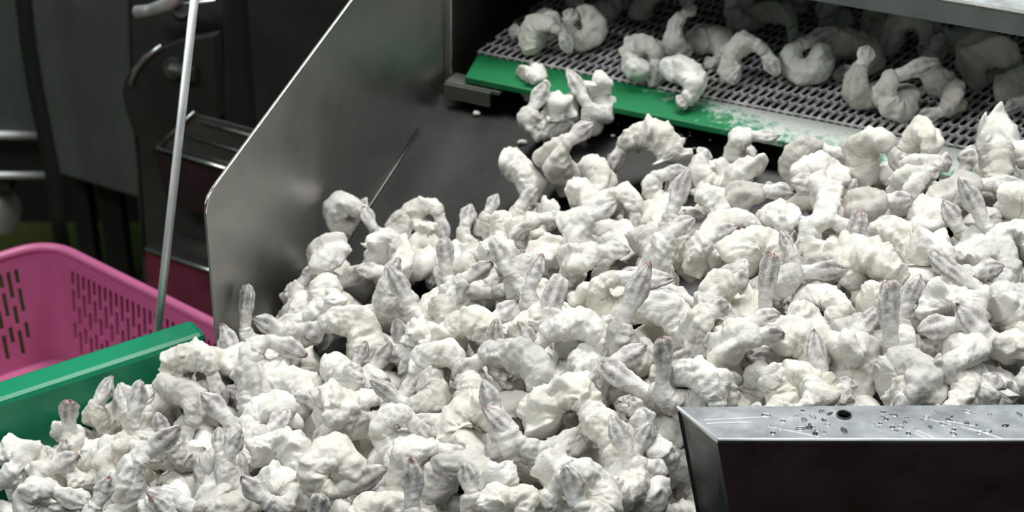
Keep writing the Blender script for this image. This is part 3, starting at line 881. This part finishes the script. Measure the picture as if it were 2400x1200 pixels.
H(640,1170,1.0,250,1,140,58,0,.9,'r','white lumpy shrimp with dark reddish tail tip, lower left of biggest ring')
H(958,1120,1.05,280,1,200,55,0,1.0,'r','lumpy shrimp just under the tail tip of the biggest ring')
H(992,1090,1.0,190,1,-18,20,0,1.9,'','hooked shrimp with dusty tail drooping right over a smooth oval one')
H(1030,1215,.95,150,1,86,20,10,1.4,'gt13','shrimp with upright grey tail standing at the bottom edge left of dark gap')
H(1082,1130,1.08,200,1,280,30,0,.8,'g','smooth greyish curved shrimp below the ragged giant, left of the dark gap')
H(1142,1150,.85,260,1,100,60,0,.7,'r','lumpy shrimp at the left rim of the dark gap near the bottom')
H(900,1222,1.0,260,1,250,40,0,1.2,'','shrimp cut by bottom edge right of the small upright tail')
H(1113,1005,1.14,305,1,260,32,0,1.8,'rro','ragged giant shrimp with pitted middle and frilled edges, left of the V-shaped tails')
H(1222,1040,1.0,60,1,108,40,0,1.0,'t11','slim pale shrimp with brown seam, left arm of the V-shaped pair')
H(1285,1020,.95,120,1,128,25,0,1.3,'gt14','shrimp with big powdery grey tail pointing up left, beside the pale slim one')
H(1335,965,1.12,265,1,248,0,0,2.0,'rr','star-shaped ragged shrimp with arm reaching down to two grey tail blades')
H(1405,1050,.95,130,1,228,20,0,2.2,'t14','shrimp whose grey tail points down left as left blade of the lower pair')
H(1440,1125,.95,200,-1,115,30,0,1.6,'t13','shrimp whose grey tail points up left as right blade of the lower pair')
H(1490,1135,1.12,312,1,335,22,0,2.2,'t6','big smooth round shrimp bun with central pit, left of the hopper')
H(1487,1060,.9,250,1,60,62,0,.8,'','shrimp half hidden behind the smooth round bun left of the hopper')
H(1540,1005,.95,200,1,178,20,0,.9,'t14','shrimp with dark-ended grey tail pointing left, beside the hopper corner')
H(1578,1040,1.2,115,1,98,48,0,2.0,'t5','tall upright lumpy shrimp leaning on the left side of the hopper')
H(1475,958,.68,220,1,70,70,0,.6,'t5','small flat yellowish shrimp chunk right of the star-shaped one')
H(1253,945,.42,305,1,20,30,0,.9,'t3','tiny egg-like batter-covered shrimp nub between the grey tail and star-shaped shrimp')
H(1205,880,1.08,115,-1,212,30,0,.8,'gt10','long smooth grey-white shrimp arching like a bow above the ragged giant')
H(1368,815,1.15,115,-1,226,15,0,2.0,'t14','long club-shaped shrimp with tail reaching down left, upper center of heap')
H(1345,895,1.0,130,1,200,45,0,.6,'','pale arched shrimp just above the star-shaped ragged one')
H(1410,920,.95,110,1,22,40,0,.9,'t12g','tan thin-coated shrimp with tail pointing right toward the brown-tipped tail')
H(1590,895,1.05,90,1,155,35,0,1.7,'t14gb','thick grey shrimp with brown crumbly tail tip pointing left, above the hopper corner')
H(1615,915,.95,180,1,91,10,20,1.6,'t13gb','shrimp with blunt finger-like grey tail standing up, above the hopper corner')
H(1545,925,.8,170,1,200,60,0,.3,'g','thin-coated shrimp in shade below the brown-tipped thick tail')
H(1634,920,.85,115,1,268,50,0,1.7,'t4','upright white slab of a shrimp just behind the left end of the hopper rim')
H(1548,965,.75,200,1,140,60,0,.5,'','pale shrimp left of the hopper corner, above the tall leaning one')
H(1300,1155,1.0,285,1,60,58,0,1.4,'r','knobbly shrimp right of the dark gap near the bottom')
H(1368,1170,1.05,295,1,100,38,0,1.9,'','pitted shrimp ball below the pair of grey tail blades')
H(1200,1205,.85,270,1,200,50,0,1.2,'','small shrimp cut by bottom edge just under the dark gap')
H(1598,1172,.9,200,1,150,45,0,.0,'t7','shrimp with small pink tail tip at bottom edge beside the hopper')
# --- left shoulder, along the steel panel
H(812,507,.92,312,-1,55,26,0,.8,'r','round ragged shrimp with grey tail up right, alone at panel side of chute floor')
H(1000,510,.95,310,1,280,30,0,.7,'r','round shrimp ball standing on the chute floor, right of ragged one at panel')
H(908,535,.82,200,1,120,55,0,.1,'g','smooth grey shrimp between the two round ones at top left of heap')
H(785,622,1.02,250,-1,18,42,0,.9,'t9','wide oval shrimp with forked tail at its lower right, nearest panel reflection')
H(908,608,.95,285,1,168,58,0,1.1,'rro','bright white lumpy shrimp with reddish tail pointing left under the round ones')
H(832,722,1.0,200,-1,66,30,0,1.2,'t14','shrimp with flat bluish tail pointing up right, left of long upright tail')
H(715,685,.85,220,1,45,52,0,.4,'r','fan-crusted small shrimp left of the flat bluish tail')
H(738,715,.95,135,1,190,50,0,.8,'','lens-shaped arched shrimp above a dark hollow near the panel')
H(688,752,1.05,225,1,158,52,0,1.2,'r','big oval shrimp with spiky upper end beside the panel')
H(625,785,.9,170,1,96,20,10,.2,'t15b','shrimp with dusty upright tail rising in front of the panel')
H(592,835,.85,170,1,122,20,0,.4,'t15','shrimp with reddish-tipped tail leaning left before the panel foot')
H(820,800,1.15,165,-1,216,10,0,.9,'t6','large smooth arched shrimp bridging a dark hollow, right of open C-shaped ring')
H(1012,770,.9,140,1,186,25,0,.8,'t15gb','shrimp with round-holed tail end pointing left, upper left of center')
H(940,700,.9,150,1,70,50,0,.5,'g','greyish folded shrimp between the bluish tail and the long tail')
H(1030,745,1.0,90,1,116,35,0,.9,'t15','slim shrimp with long pale tail pointing up left, upper left of center')
H(1050,612,1.0,240,1,80,-50,0,.6,'f11t6','large smooth egg-shaped shrimp behind a small upright tail')
H(1092,655,.85,200,1,102,15,10,1.1,'t14b','shrimp with small upright holed tail in front of the egg-shaped one')
H(1145,555,.92,150,1,165,30,0,.5,'t10','arched shrimp with tan tail stub pointing left, upper heap')
H(1150,515,.75,220,1,60,58,0,.2,'','lumpy little shrimp at the heap top left of the diagonal long one')
H(1160,612,.92,220,1,200,60,0,.7,'r','flat lumpy shrimp under the arched one with tan stub')
H(1190,648,.9,110,1,177,35,0,1.0,'t15g','shrimp with level grey tail pointing left across another body')
H(1090,690,1.0,200,1,30,55,0,.4,'','greyish white shrimp under the level grey tail')
H(1245,675,.95,80,1,112,40,0,.7,'gt13','grey flat-sided shrimp with tail leaning left, next to two upright tails')
H(1210,715,1.0,105,1,183,35,0,1.1,'t16','slender shrimp with long dark-tipped tail pointing left, mid heap')
H(1160,775,1.0,230,1,40,55,0,.3,'','pale shrimp below the slender dark-tipped tail')
H(1105,800,1.1,215,1,275,15,0,1.1,'t5','big arched shrimp with wide legs, center left of heap')
H(1000,835,1.05,260,1,250,40,0,.9,'r','lumpy looped shrimp left of the big wide-legged arch')
H(1040,868,1.0,230,1,285,28,0,1.2,'t10','round-backed shrimp with shaded hollow above the broad striped tail')
H(1310,770,1.08,240,1,88,40,10,1.0,'t16b','shrimp with tall square-ended upright tail, mid heap left of hero curl')
H(1285,715,.9,150,1,82,30,10,.5,'t13g','shrimp with shorter dusty upright tail left of the tall square-ended one')
H(1285,605,.88,275,1,180,-55,0,.8,'r','dome-shaped shrimp with thin white shelf edge, upper middle')
H(1372,615,1.0,155,1,5,60,0,.7,'','smooth pale oval shrimp right of the shelf-edged dome')
H(1443,688,1.15,285,1,-6,14,0,1.8,'t14','large bright curled shrimp with grey tail pointing right, middle of heap')
H(1500,800,1.05,130,1,73,30,10,1.6,'t17g','shrimp with long upright purplish-grey tail, below the large bright curl')
H(1545,765,1.0,160,1,262,25,0,1.4,'t4','white lobe-shaped shrimp right behind the purplish upright tail')
H(1258,798,1.0,195,-1,266,10,0,1.0,'t6','arched shrimp forming a small cave between two thin tails, center')
H(1212,865,.85,170,1,92,10,15,1.4,'t14','shrimp with thin upright tail at left of the small cave')
H(1310,850,.9,160,1,112,15,10,1.3,'t14','shrimp with reddish-tipped tail at right of the small cave')
H(1252,850,.8,260,1,60,60,0,.6,'t4','smooth oval shrimp inside the small cave between thin tails')
H(1352,795,1.0,190,1,10,55,0,.6,'','pale shrimp under the large bright curl, left of club-shaped one')
# --- back of the heap, under the belt
H(1205,435,1.02,105,1,240,25,0,.6,'t7','long diagonal shrimp with tail touching the chute floor, left end of back row')
H(1330,395,1.1,145,1,32,62,0,.6,'o','double-ridged shrimp leaning up right on the chute floor')
H(1378,435,1.0,120,1,215,52,0,1.0,'t6','smooth bent shrimp in front of the double-ridged one')
H(1245,512,1.0,280,1,55,42,0,.8,'t10r','white shrimp curl with grey tail behind it, upper left of crusty one')
H(1362,492,1.05,140,1,215,50,0,.9,'t8','oval shrimp with tail down left, just behind the crusty one')
H(1402,548,1.12,265,1,30,52,0,1.4,'rrt9','crusty shrimp with jagged white flakes on its upper tail, upper middle')
H(1245,562,.9,140,1,5,40,0,.8,'t11','flat shrimp with level tail pointing right under the crusty one')
H(1525,355,1.08,140,-1,240,10,0,1.2,'rrt9','hooked shrimp with torn head end, topmost on the dark chute floor')
H(1455,480,.85,200,1,270,50,0,.7,'','small lobed shrimp below the tail of the torn hooked one')
H(1555,440,1.0,305,1,18,10,0,.9,'t10','ring-curled shrimp with orange speck and flat tail, under the torn hooked one')
H(1675,405,1.0,210,1,60,5,0,1.1,'t4','plump C-shaped shrimp opening right, under the green strip')
H(1750,340,.85,230,1,-5,45,0,.6,'t11','shrimp with pointed peak and level tail in front of the green strip')
H(1768,425,.95,220,-1,22,30,0,1.2,'t6','three-cornered shrimp nested inside the plump C-shaped one')
H(1885,382,1.0,200,1,-26,15,0,1.2,'gt17','big shrimp with long broad grey shell sloping down right under the strip')
H(1925,432,1.1,270,1,170,58,0,1.6,'f11','plump lobed shrimp below the long broad grey shell')
H(1918,482,1.0,130,1,190,58,0,2.0,'t6','smooth roll-like shrimp lying in front of the plump lobed one')
H(1752,488,1.0,130,1,-4,58,0,1.0,'gt10','flat greyish shrimp pointing right behind the two thumb-like lobes')
H(1602,565,1.0,90,1,70,35,0,1.5,'t15','shrimp with grey tail lying between two thumb-like white lobes')
H(1668,500,.85,105,1,258,30,0,1.3,'t6','thumb-shaped white shrimp end right of the slanting grey tail')
H(1540,540,1.0,250,1,30,58,0,1.0,'','lumpy shrimp left of the thumb-like lobes')
H(1515,595,.9,200,1,200,50,0,1.0,'g','yellowish-shaded shrimp under the lumpy one left of thumb-like lobes')
H(1572,612,1.0,110,1,40,45,0,1.2,'t9','long pale shrimp slanting up right above the grey-tailed dark-red tip')
H(1722,560,1.05,235,1,290,18,0,1.4,'t7','round-backed arched shrimp below the flat greyish pointing one')
H(1652,590,.95,200,1,22,50,0,1.2,'r','crust-edged shrimp left of the round-backed arch')
H(1790,618,1.15,290,1,195,45,0,1.9,'f11t15','big round shrimp with long tail stretched left, right of center')
H(1830,545,1.0,280,1,250,62,0,1.3,'r','nubbly upright shrimp with grey dimpled face, right of center')
H(1935,555,1.12,285,1,330,6,0,1.7,'','horseshoe-shaped shrimp with shadowed hollow, right of the nubbly one')
H(2042,620,.9,180,1,82,15,10,1.2,'t13gb','shrimp with stubby grey upright tail right of the horseshoe-shaped one')
H(2048,365,.98,250,1,300,60,0,1.2,'t10','pyramid-shaped shrimp with tail down right, in front of the belt edge')
H(2162,358,.95,240,1,240,60,0,.8,'o','white cleft shrimp in the back row between pyramid and long torn one')
H(2170,408,1.0,140,1,10,66,0,1.3,'ot4','upper of two stacked loaf-like shrimp under the white cleft one')
H(2150,450,1.0,135,1,20,60,0,1.6,'ot4','lower of two stacked loaf-like shrimp under the white cleft one')
H(2312,412,1.0,85,1,206,40,0,1.5,'gt15','shrimp with slanting grey tail pointing down left, right of stacked loaves')
H(2320,350,1.2,170,1,176,58,0,1.2,'rrt7','longest torn shrimp at the right end of the back row')
H(2385,395,1.05,150,1,300,50,0,1.4,'','shrimp under the longest torn one at the right edge of photo')
H(2240,482,1.0,85,1,0,40,0,1.7,'gt14','level grey shrimp pointing right over the star-cornered one')
H(2045,495,1.05,200,1,0,58,0,1.3,'gt8','flat grey shrimp with dark tail end, right of the roll-like one')
H(2155,522,1.15,145,1,170,64,0,2.0,'o','long two-lobed shrimp with corners, beneath the level grey one')
H(2285,540,1.0,200,1,118,55,0,1.7,'g','upright slab-like shrimp right of the two-lobed cornered one')
H(2362,560,1.0,90,1,112,30,0,1.9,'t16','shrimp with long grey tail pointing up left near the right edge')
H(2250,572,.95,130,1,150,52,0,2.1,'t5','finger-like white shrimp lobe above the diagonal broad tail')
H(2395,505,1.0,250,1,190,40,0,1.5,'','lumpy shrimp cut by right edge behind the long grey tail')
H(2095,590,1.0,240,1,250,38,0,1.4,'','shrimp with tan hollow under its white brow, left of the double-lobed cleft one')
H(2178,615,1.08,300,1,272,82,0,2.4,'ot4','upright double-lobed shrimp with cleft down its back, right part of heap')
H(2375,680,1.0,80,1,143,35,0,2.3,'t18gb','shrimp with broad ribbed tail lying diagonally to upper left, near right edge')
H(2270,668,.9,220,1,20,50,0,1.4,'','pale shrimp under the broad diagonal ribbed tail')
H(2385,600,1.0,260,1,210,38,0,1.9,'','white curled shrimp cut by right edge above the broad ribbed tail')
H(2042,640,1.12,90,1,315,55,0,2.0,'rrt7','long crust-ridged shrimp slanting down right below the horseshoe')
H(1950,655,.95,150,1,280,45,0,1.4,'g','greyish flap-like shrimp left of the long crust-ridged one')
H(1880,610,.8,170,1,110,50,0,.8,'g','small grey shrimp in the shadow right of the big round long-tailed one')
# --- right front, behind the hopper
H(1725,708,1.18,275,1,10,55,0,2.0,'rt4','large oval lumpy shrimp left of the red-tipped upright tail')
H(1850,745,.9,180,1,93,10,12,2.0,'t17b','shrimp with tall upright grey tail and red tip, right of large oval')
H(1845,690,.95,120,1,10,40,0,1.3,'gt14','shrimp with level grey tail passing behind the red-tipped upright one')
H(1928,742,1.12,275,1,200,50,0,2.1,'r','mound-like shrimp with two humps right of the red-tipped upright tail')
H(1862,800,1.05,200,1,170,52,0,1.7,'','pale shrimp at the foot of the mound-like two-humped one')
H(1675,665,.95,120,1,160,30,0,1.2,'gt14','shaded grey shrimp with dark red tip pointing left, above large oval')
H(1665,765,.9,180,1,200,40,0,1.5,'gt12b','shrimp with rounded grey tail end pointing left, left of the large oval')
H(1672,790,1.05,170,1,30,45,0,1.9,'t5','knuckle-shaped shrimp between rounded grey tail and long smooth one')
H(1728,805,.9,180,1,22,40,0,0.7,'t11','shrimp with small shiny tail tip pointing up right under the large oval')
H(1748,825,1.15,140,1,5,52,0,1.0,'t6','long smooth shrimp lying level above the wide arch')
H(1722,862,1.15,185,-1,200,-10,0,1.0,'t4','wide flat arched shrimp over a shaded hollow behind the hopper rim')
H(1745,915,1.08,280,1,70,48,0,0.2,'t4','plump shrimp with raised knob right behind the hopper rim, under wide arch')
H(1865,852,1.05,200,1,210,15,0,1.0,'t4','arched shrimp left of the three-humped cluster behind hopper rim')
H(1965,868,1.2,285,1,100,42,0,1.2,'','large three-humped shrimp behind the hopper rim above the bolt hole')
H(1875,935,1.05,200,1,182,58,0,0.2,'t4','flattish white shrimp touching the hopper rim left of the bolt hole')
H(2000,938,.8,200,1,60,50,0,0.2,'t4','small white shrimp touching the hopper rim just right of bolt hole')
H(2115,900,1.15,220,1,200,75,0,0.2,'gt4','big smooth grey dome-shaped shrimp behind the hopper rim')
H(2145,850,1.0,85,1,106,20,10,1.1,'t17gb','shrimp with large speckled grey tail standing up, above the grey dome')
H(2012,845,.9,190,1,50,40,0,0.8,'t13','shrimp with red-edged tail pointing up right, left of large speckled tail')
H(2080,825,.95,250,1,220,50,0,0.9,'','white shrimp between the red-edged tail and large speckled tail')
H(2230,845,1.15,150,1,175,84,0,1.2,'ot4','almond-shaped shrimp with level slit, right of large speckled tail')
H(2230,742,1.1,285,1,182,38,0,2.5,'r','square-cornered lumpy shrimp above the almond-shaped one')
H(2345,768,1.3,255,1,130,18,0,2.4,'f10','largest curled shrimp at the right edge with ridged inner fold')
H(2060,742,1.05,220,1,170,52,0,1.6,'','pale broad shrimp right of the mound-like two-humped one')
H(2140,725,1.0,140,1,90,42,0,1.8,'t5','upright shrimp left of the square-cornered lumpy one')
H(2158,785,.9,160,1,82,20,10,1.6,'gt14','shrimp with shaded thin upright tail below the square-cornered one')
H(2310,912,1.18,265,1,60,52,0,0.2,'rt4','pyramid-like frosted shrimp touching the hopper rim at far right')
H(2222,930,.95,145,1,200,66,0,0.2,'t4','smooth flat shrimp wedged left of the frosted pyramid at hopper rim')
H(2152,935,.88,250,1,30,50,0,0.2,'rrt4','crumbly frosted shrimp tip poking above the hopper rim under grey dome')
H(2388,880,1.05,200,1,180,72,0,0.2,'gt4','grey domed shrimp cut by right edge behind the hopper rim')
H(1805,935,.8,240,1,140,50,0,0.2,'t4','small pale shrimp right of the raised-knob one behind hopper rim')
H(2010,780,.95,200,1,20,55,0,1.0,'g','shaded shrimp in the hollow above the three-humped one')
H(2330,640,1.0,200,1,200,55,0,1.0,'g','shaded shrimp beneath the long grey tail near the right edge')
# --- on the belt and falling off it
BB(1252,55,1.0,125,1,165,40,0,.2,'t5','longish shrimp lying left of the dim big ring on the belt')
BB(1275,108,1.0,200,1,300,40,0,.4,'t9','shrimp draped over the belt edge with tail hanging to the falling ones')
BB(1358,76,1.15,305,1,60,5,0,.6,'t5','big smooth dim ring of shrimp near the left end of the belt')
FA(.838,1262,192,.92,250,1,300,58,0,0,'ot6','two-pronged shrimp tipping over the green strip, upper of the falling stack')
FA(.832,1278,275,1.08,285,1,60,48,0,0,'r','lumpy shrimp falling in front of the green strip, lower of the falling stack')
FA(.842,1397,240,1.05,292,1,118,78,0,0,'ot14','blocky four-lobed shrimp falling with tail pointing up left')
FA(.868,1508,133,1.08,312,1,260,26,0,0,'r','brightest round shrimp standing at the belt edge above the green strip')
BB(1602,200,1.02,190,1,210,28,0,.6,'t4','arched shrimp lying across the green strip right of the brightest round one')
BB(1600,122,.9,115,1,42,40,0,.2,'t7','thin dim shrimp behind the arched one on the belt')
BB(1665,120,.95,250,1,200,45,0,.2,'t5','dim half-turned shrimp right of the thin one on the belt')
BB(1750,165,1.08,230,1,300,20,0,.5,'t9','doubled-over shrimp with tail down right at front of the belt')
BB(1885,152,1.15,300,1,16,8,0,.6,'t13','round shrimp ring with tail pointing up right, middle of belt front')
BB(2002,140,1.1,270,1,200,55,0,.5,'r','lobed shrimp right of the round ring with tail on the belt')
BB(2126,105,1.12,230,1,270,15,0,.3,'t6','dim arched shrimp in the second row under the hood')
BB(2025,225,1.0,150,1,62,45,0,.2,'gt8','thin grey shrimp left of the large tail-right shrimp on the belt')
BB(2095,238,1.12,265,1,22,25,0,.7,'t15','large shrimp with long tail pointing up right at right front of belt')
BB(2205,235,1.0,200,1,200,50,0,.1,'g','shaded shrimp behind the large tail-right shrimp on the belt')
BB(2308,165,1.25,285,-1,12,20,0,.9,'t10','largest shrimp ring on the belt, near right edge below the hood')
BB(2245,85,.95,110,1,128,35,0,.1,'t8','shadowed shrimp with tail up left right under the hood lip')
BB(2395,225,1.0,250,1,200,40,0,.3,'','shrimp at the right edge of photo on the belt')
BB(2178,150,.8,250,1,60,55,0,.1,'g','small shadowed shrimp between dim arch and largest ring on belt')
BB(1405,15,1.0,200,1,150,40,0,.1,'g','nearly black shrimp behind the dim big ring, top of belt')
BB(1545,30,1.05,130,1,320,40,0,.2,'gt6','dim slanting shrimp at top edge above the brightest round one')
BB(1725,45,1.1,270,1,90,45,0,.2,'g','dark bulky shrimp at top edge above the doubled-over one')
BB(1805,60,1.0,140,1,280,40,0,.2,'gt8','dark upright shrimp in shadow above the round ring with tail')
BB(1900,20,1.1,150,1,330,40,0,.2,'g','dark long shrimp at top edge just left of the hood lip')
BB(2045,72,1.0,200,1,170,40,0,.1,'g','dark curled shrimp under the left part of hood lip')
BB(1470,-5,1.0,230,1,80,40,0,.1,'g','dark shrimp cut by the top edge between dim ring and slanting one')
BB(1960,45,.95,220,1,20,45,0,.1,'g','dark shrimp close under the hood where its lip meets the top edge')
# --- build
def parse(opt):
    o = dict(t=1.0, f=1.0, g=False, r=.5, groove=.28, blunt=False, warp=1.0)
    i = 0
    while i < len(opt):
        ch = opt[i]
        if ch in 'tf':
            j = i+1
            while j < len(opt) and opt[j].isdigit(): j += 1
            o[ch] = int(opt[i+1:j])/10; i = j; continue
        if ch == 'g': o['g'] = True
        if ch == 'r': o['r'] += .8
        if ch == 'o': o['groove'] = .5
        if ch == 'b': o['blunt'] = True
        i += 1
    return o
# shrimp whose curl shows as a clear ring
RINGS = {(623, 840), (935, 1003), (780, 1110), (1885, 152), (1358, 76), (1443, 688), (1555, 440), (1935, 555), (1508, 133), (812, 507), (1490, 1135), (1000, 510)}
ITEMS = []
for idx, row in enumerate(ROWS):
    zone, x, y, s, arc, c, td, lean, pit, lift, opt, label = row
    o = parse(opt)
    if (x, y) in RINGS: o['warp'], o['f'] = .25, .9
    near = y > 560
    geo = shrimp_geo(arc, c, 100+idx, o['t'], o['f'], o['r'], o['groove'], 96 if near else 64, 54 if near else 38, o['blunt'], lean, o['warp'])
    if zone == 'H': z = heap_z(x, y)
    elif zone == 'B': z = ZB+.018*s
    else: z = zone
    p = P(x, y, z)
    v = CAM-p; v = v/np.linalg.norm(v)
    if zone == 'H': p = p+v*lift*.01*.9
    R = RCAM @ rot('z', td) @ rot('x', lean) @ rot('y', -pit)
    ITEMS.append(dict(zone=zone, p=p, R=R, s=s, geo=geo, o=o, label=label, filler=False, xy=(x, y)))
# fillers: shrimp lying one layer deeper, glimpsed between the others
rg = random.Random(21)
FV = [shrimp_geo(a, 1, 900+i, .9, 1, .9, .3, 40, 26) for i, a in enumerate((280, 200, 300, 150, 250, 110))]
HEAP = [(0, 1060), (70, 1075), (100, 1010), (260, 925), (450, 850), (570, 815), (620, 720), (770, 610), (1000, 575), (1190, 500), (1500, 480), (1650, 395), (2060, 395), (2440, 400), (2440, 930), (1610, 930), (1640, 1230), (0, 1230)]
def inside(x, y):
    r = False
    for (x1, y1), (x2, y2) in zip(HEAP, HEAP[1:]+HEAP[:1]):
        if (y1 > y) != (y2 > y) and x < (x2-x1)*(y-y1)/(y2-y1)+x1: r = not r
    return r
k = 0
for j, yy in enumerate(np.arange(400, 1240, 80)):
    for xx in np.arange(20+(j % 2)*62, 2440, 112):
        x, y = xx+rg.uniform(-25, 25), yy+rg.uniform(-18, 18)
        if not inside(x, y) or (1150 < x < 1340 and 1060 < y < 1190): continue
        p = P(x, y, heap_z(x, y)); v = CAM-p; v = v/np.linalg.norm(v)
        p = p-v*.029-EZ*.008
        if p[2]-chute_z(p) < .012 and np.dot(p-A0, ED) < .4: continue
        R = RCAM @ rot('z', rg.uniform(0, 360)) @ rot('x', rg.uniform(20, 75))
        ITEMS.append(dict(zone='F', p=p, R=R, s=rg.uniform(.9, 1.05), geo=FV[k % 6], vi=k % 6, filler=True, xy=(x, y))); k += 1

# settle: push overlapping bodies apart, mostly towards or away from the eye so that each stays where the photograph shows it
ns = 12
cen = np.stack([it['p'] for it in ITEMS]); cen0 = cen.copy()
loc = np.stack([np.stack([q[0] for q in it['geo'][6]])*it['s'] @ it['R'].T for it in ITEMS])
rad = np.stack([np.array([q[1] for q in it['geo'][6]])*it['s'] for it in ITEMS])
vdir = CAM-cen; vdir /= np.linalg.norm(vdir, axis=1, keepdims=True)
fil = np.array([it['filler'] for it in ITEMS]); fall = np.array([not isinstance(it['zone'], str) for it in ITEMS])
beltm = np.array([it['zone'] == 'B' for it in ITEMS])
ii, jj = np.triu_indices(len(ITEMS), 1)
near = np.linalg.norm(cen[ii]-cen[jj], axis=1) < .105
ii, jj = ii[near], jj[near]
nf = np.cross(EU, ED-EZ*SLOPE); nf = nf/np.linalg.norm(nf)
if nf[2] < 0: nf = -nf
nside = np.cross(fl_-rl, rlb-rl); nside = nside/np.linalg.norm(nside)
if nside[0] < 0: nside = -nside
pxy = np.array([[it.get('xy', (0, 0))[0], it.get('xy', (0, 0))[1]] for it in ITEMS])
behind_hopper = (pxy[:, 0] > 1610) & (pxy[:, 1] > 780) & (pxy[:, 1] < 960)
beside_hopper = (pxy[:, 0] > 1380) & (pxy[:, 0] < 1660) & (pxy[:, 1] > 930)
oneway_i = (fil[ii] | ~fil[jj])[:, None].astype(float); oneway_j = (fil[jj] | ~fil[ii])[:, None].astype(float)
for step in range(64):
    free = step < 52
    push = np.zeros_like(cen)
    A_ = cen[ii][:, None, :]+loc[ii]; B_ = cen[jj][:, None, :]+loc[jj]
    for a in range(ns):
        df = A_[:, a:a+1, :]-B_
        ds = np.linalg.norm(df, axis=2)+1e-9
        pen = rad[ii][:, a:a+1]+rad[jj]-ds
        pen = np.where(pen > 0, pen, 0)
        f = (df/ds[:, :, None]*pen[:, :, None]).sum(1)
        np.add.at(push, ii, f*oneway_i); np.add.at(push, jj, -f*oneway_j)
    push *= .08
    along = (push*vdir).sum(1, keepdims=True)*vdir
    lat = push-along
    mv = along*.9+lat*np.where(fil, .6, .12)[:, None]
    mv[beltm] = along[beltm]*.25+lat[beltm]*.15
    mv[fall] = 0
    mv = np.clip(mv, -.003, .003)
    cen = cen+mv*free
    spring = np.where(fil, .01, .07)[:, None]*free
    cen = cen+(cen0-cen)*spring
    # keep out of the side panel, the chute floor, the belt and the board
    w_ = cen[:, None, :]+loc
    k1 = ((w_-A0) @ NW)-.006-rad*1.2
    alongd = (w_-A0) @ ED
    k1 = np.where((alongd > -.05) & (alongd < .40) & (w_[:, :, 2] < .93), k1, 1)
    m1 = np.minimum(k1.min(1), 0); cen = cen-NW*m1[:, None]*(~fall)[:, None]*.7
    k2 = ((w_-A0) @ nf)-.005-rad*1.15
    k2 = np.where((alongd > .0) & (alongd < .40), k2, 1)
    m2 = np.minimum(k2.min(1), 0); cen = cen-nf*m2[:, None]*(~fall)[:, None]*.7
    k3 = w_[:, :, 2]-(ZB+.006)-rad; m3 = np.minimum(k3.min(1), 0)
    cen[beltm] -= EZ*m3[beltm][:, None]*.8
    k5 = w_[:, :, 1]-(rl[1]+.004)-rad*1.1; m5 = np.where(behind_hopper, np.minimum(k5.min(1), 0), 0); cen[:, 1] -= m5*.8
    k6 = np.where(w_[:, :, 1] < rl[1]+.004, -((w_-rl) @ nside)-.001-rad*.9, 1); m6 = np.where(beside_hopper, np.minimum(k6.min(1), 0), 0); cen += nside*m6[:, None]*.8
    k4 = -((w_-g_in0) @ gn)-.004-rad*1.25
    k4 = np.where(((w_-s0) @ gd) < L, k4, 1)
    m4 = np.minimum(k4.min(1), 0); cen = cen+gn*m4[:, None]*(~fall)[:, None]*.7

# each buried shrimp is named by the shrimp that lies on it, no two by the same one
def trim(t):
    ws = t.split(',')[0].split()
    ws = ws[:11]
    while ws[-1] in ('a', 'an', 'the', 'of', 'in', 'on', 'at', 'to', 'with', 'and', 'by', 'its', 'right', 'left', 'under', 'below', 'above', 'behind', 'two', 'from', 'just', 'up', 'down', 'before', 'that', 'one', 'between', 'as', 'over', 'dark', 'small', 'long', 'grey', 'big', 'green', 'round', 'large', 'upper', 'whose', 'open', 'lower', 'pair', 'point', 'level', 'tall', 'level', 'biggest', 'white', 'broad', 'wide', 'flat', 'plump'): ws.pop()
    return ' '.join(ws)
taken, texts = set(), set()
for i, it in enumerate(ITEMS):
    if not it['filler']: continue
    x, y = it['xy']
    for t in sorted((t for t in ITEMS if t['zone'] == 'H'), key=lambda t: (t['xy'][0]-x)**2+1.5*(t['xy'][1]-y)**2):
        tx = trim(t['label'])
        if id(t) not in taken and tx not in texts and len(tx.split()) > 2:
            taken.add(id(t)); texts.add(tx); it['over'] = tx
            break
FM = {}
for it, c_ in zip(ITEMS, cen):
    mw = Matrix.Translation(c_) @ Matrix(it['R']).to_4x4() @ Matrix.Scale(it['s'], 4)
    root = empty('shrimp', tuple(c_))
    root.matrix_basis = mw
    if it['filler']:
        vi = it['vi']
        if vi not in FM:
            g = it['geo']
            FM[vi] = (quick('body', g[0], g[1], M['batter'], attr=g[2]), quick('tail', g[3], g[4], M['tail'], attr=g[5]))
        bmesh_, tmesh_ = FM[vi]
        tag(root, 'half-buried shrimp beneath the ' + it['over'], 'shrimp', 'shrimp buried below the top layer of the heap')
    else:
        g = it['geo']
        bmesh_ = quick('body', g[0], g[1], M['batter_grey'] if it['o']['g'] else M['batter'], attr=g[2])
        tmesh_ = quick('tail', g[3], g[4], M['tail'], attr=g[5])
        tag(root, it['label'], 'shrimp', G_TOP if it['zone'] == 'H' else G_BELT if it['zone'] == 'B' else 'battered shrimp dropping off the belt end')
    for nm, me in (('body', bmesh_), ('tail', tmesh_)):
        o = bpy.data.objects.new(nm, me); COL.objects.link(o); o.parent = root
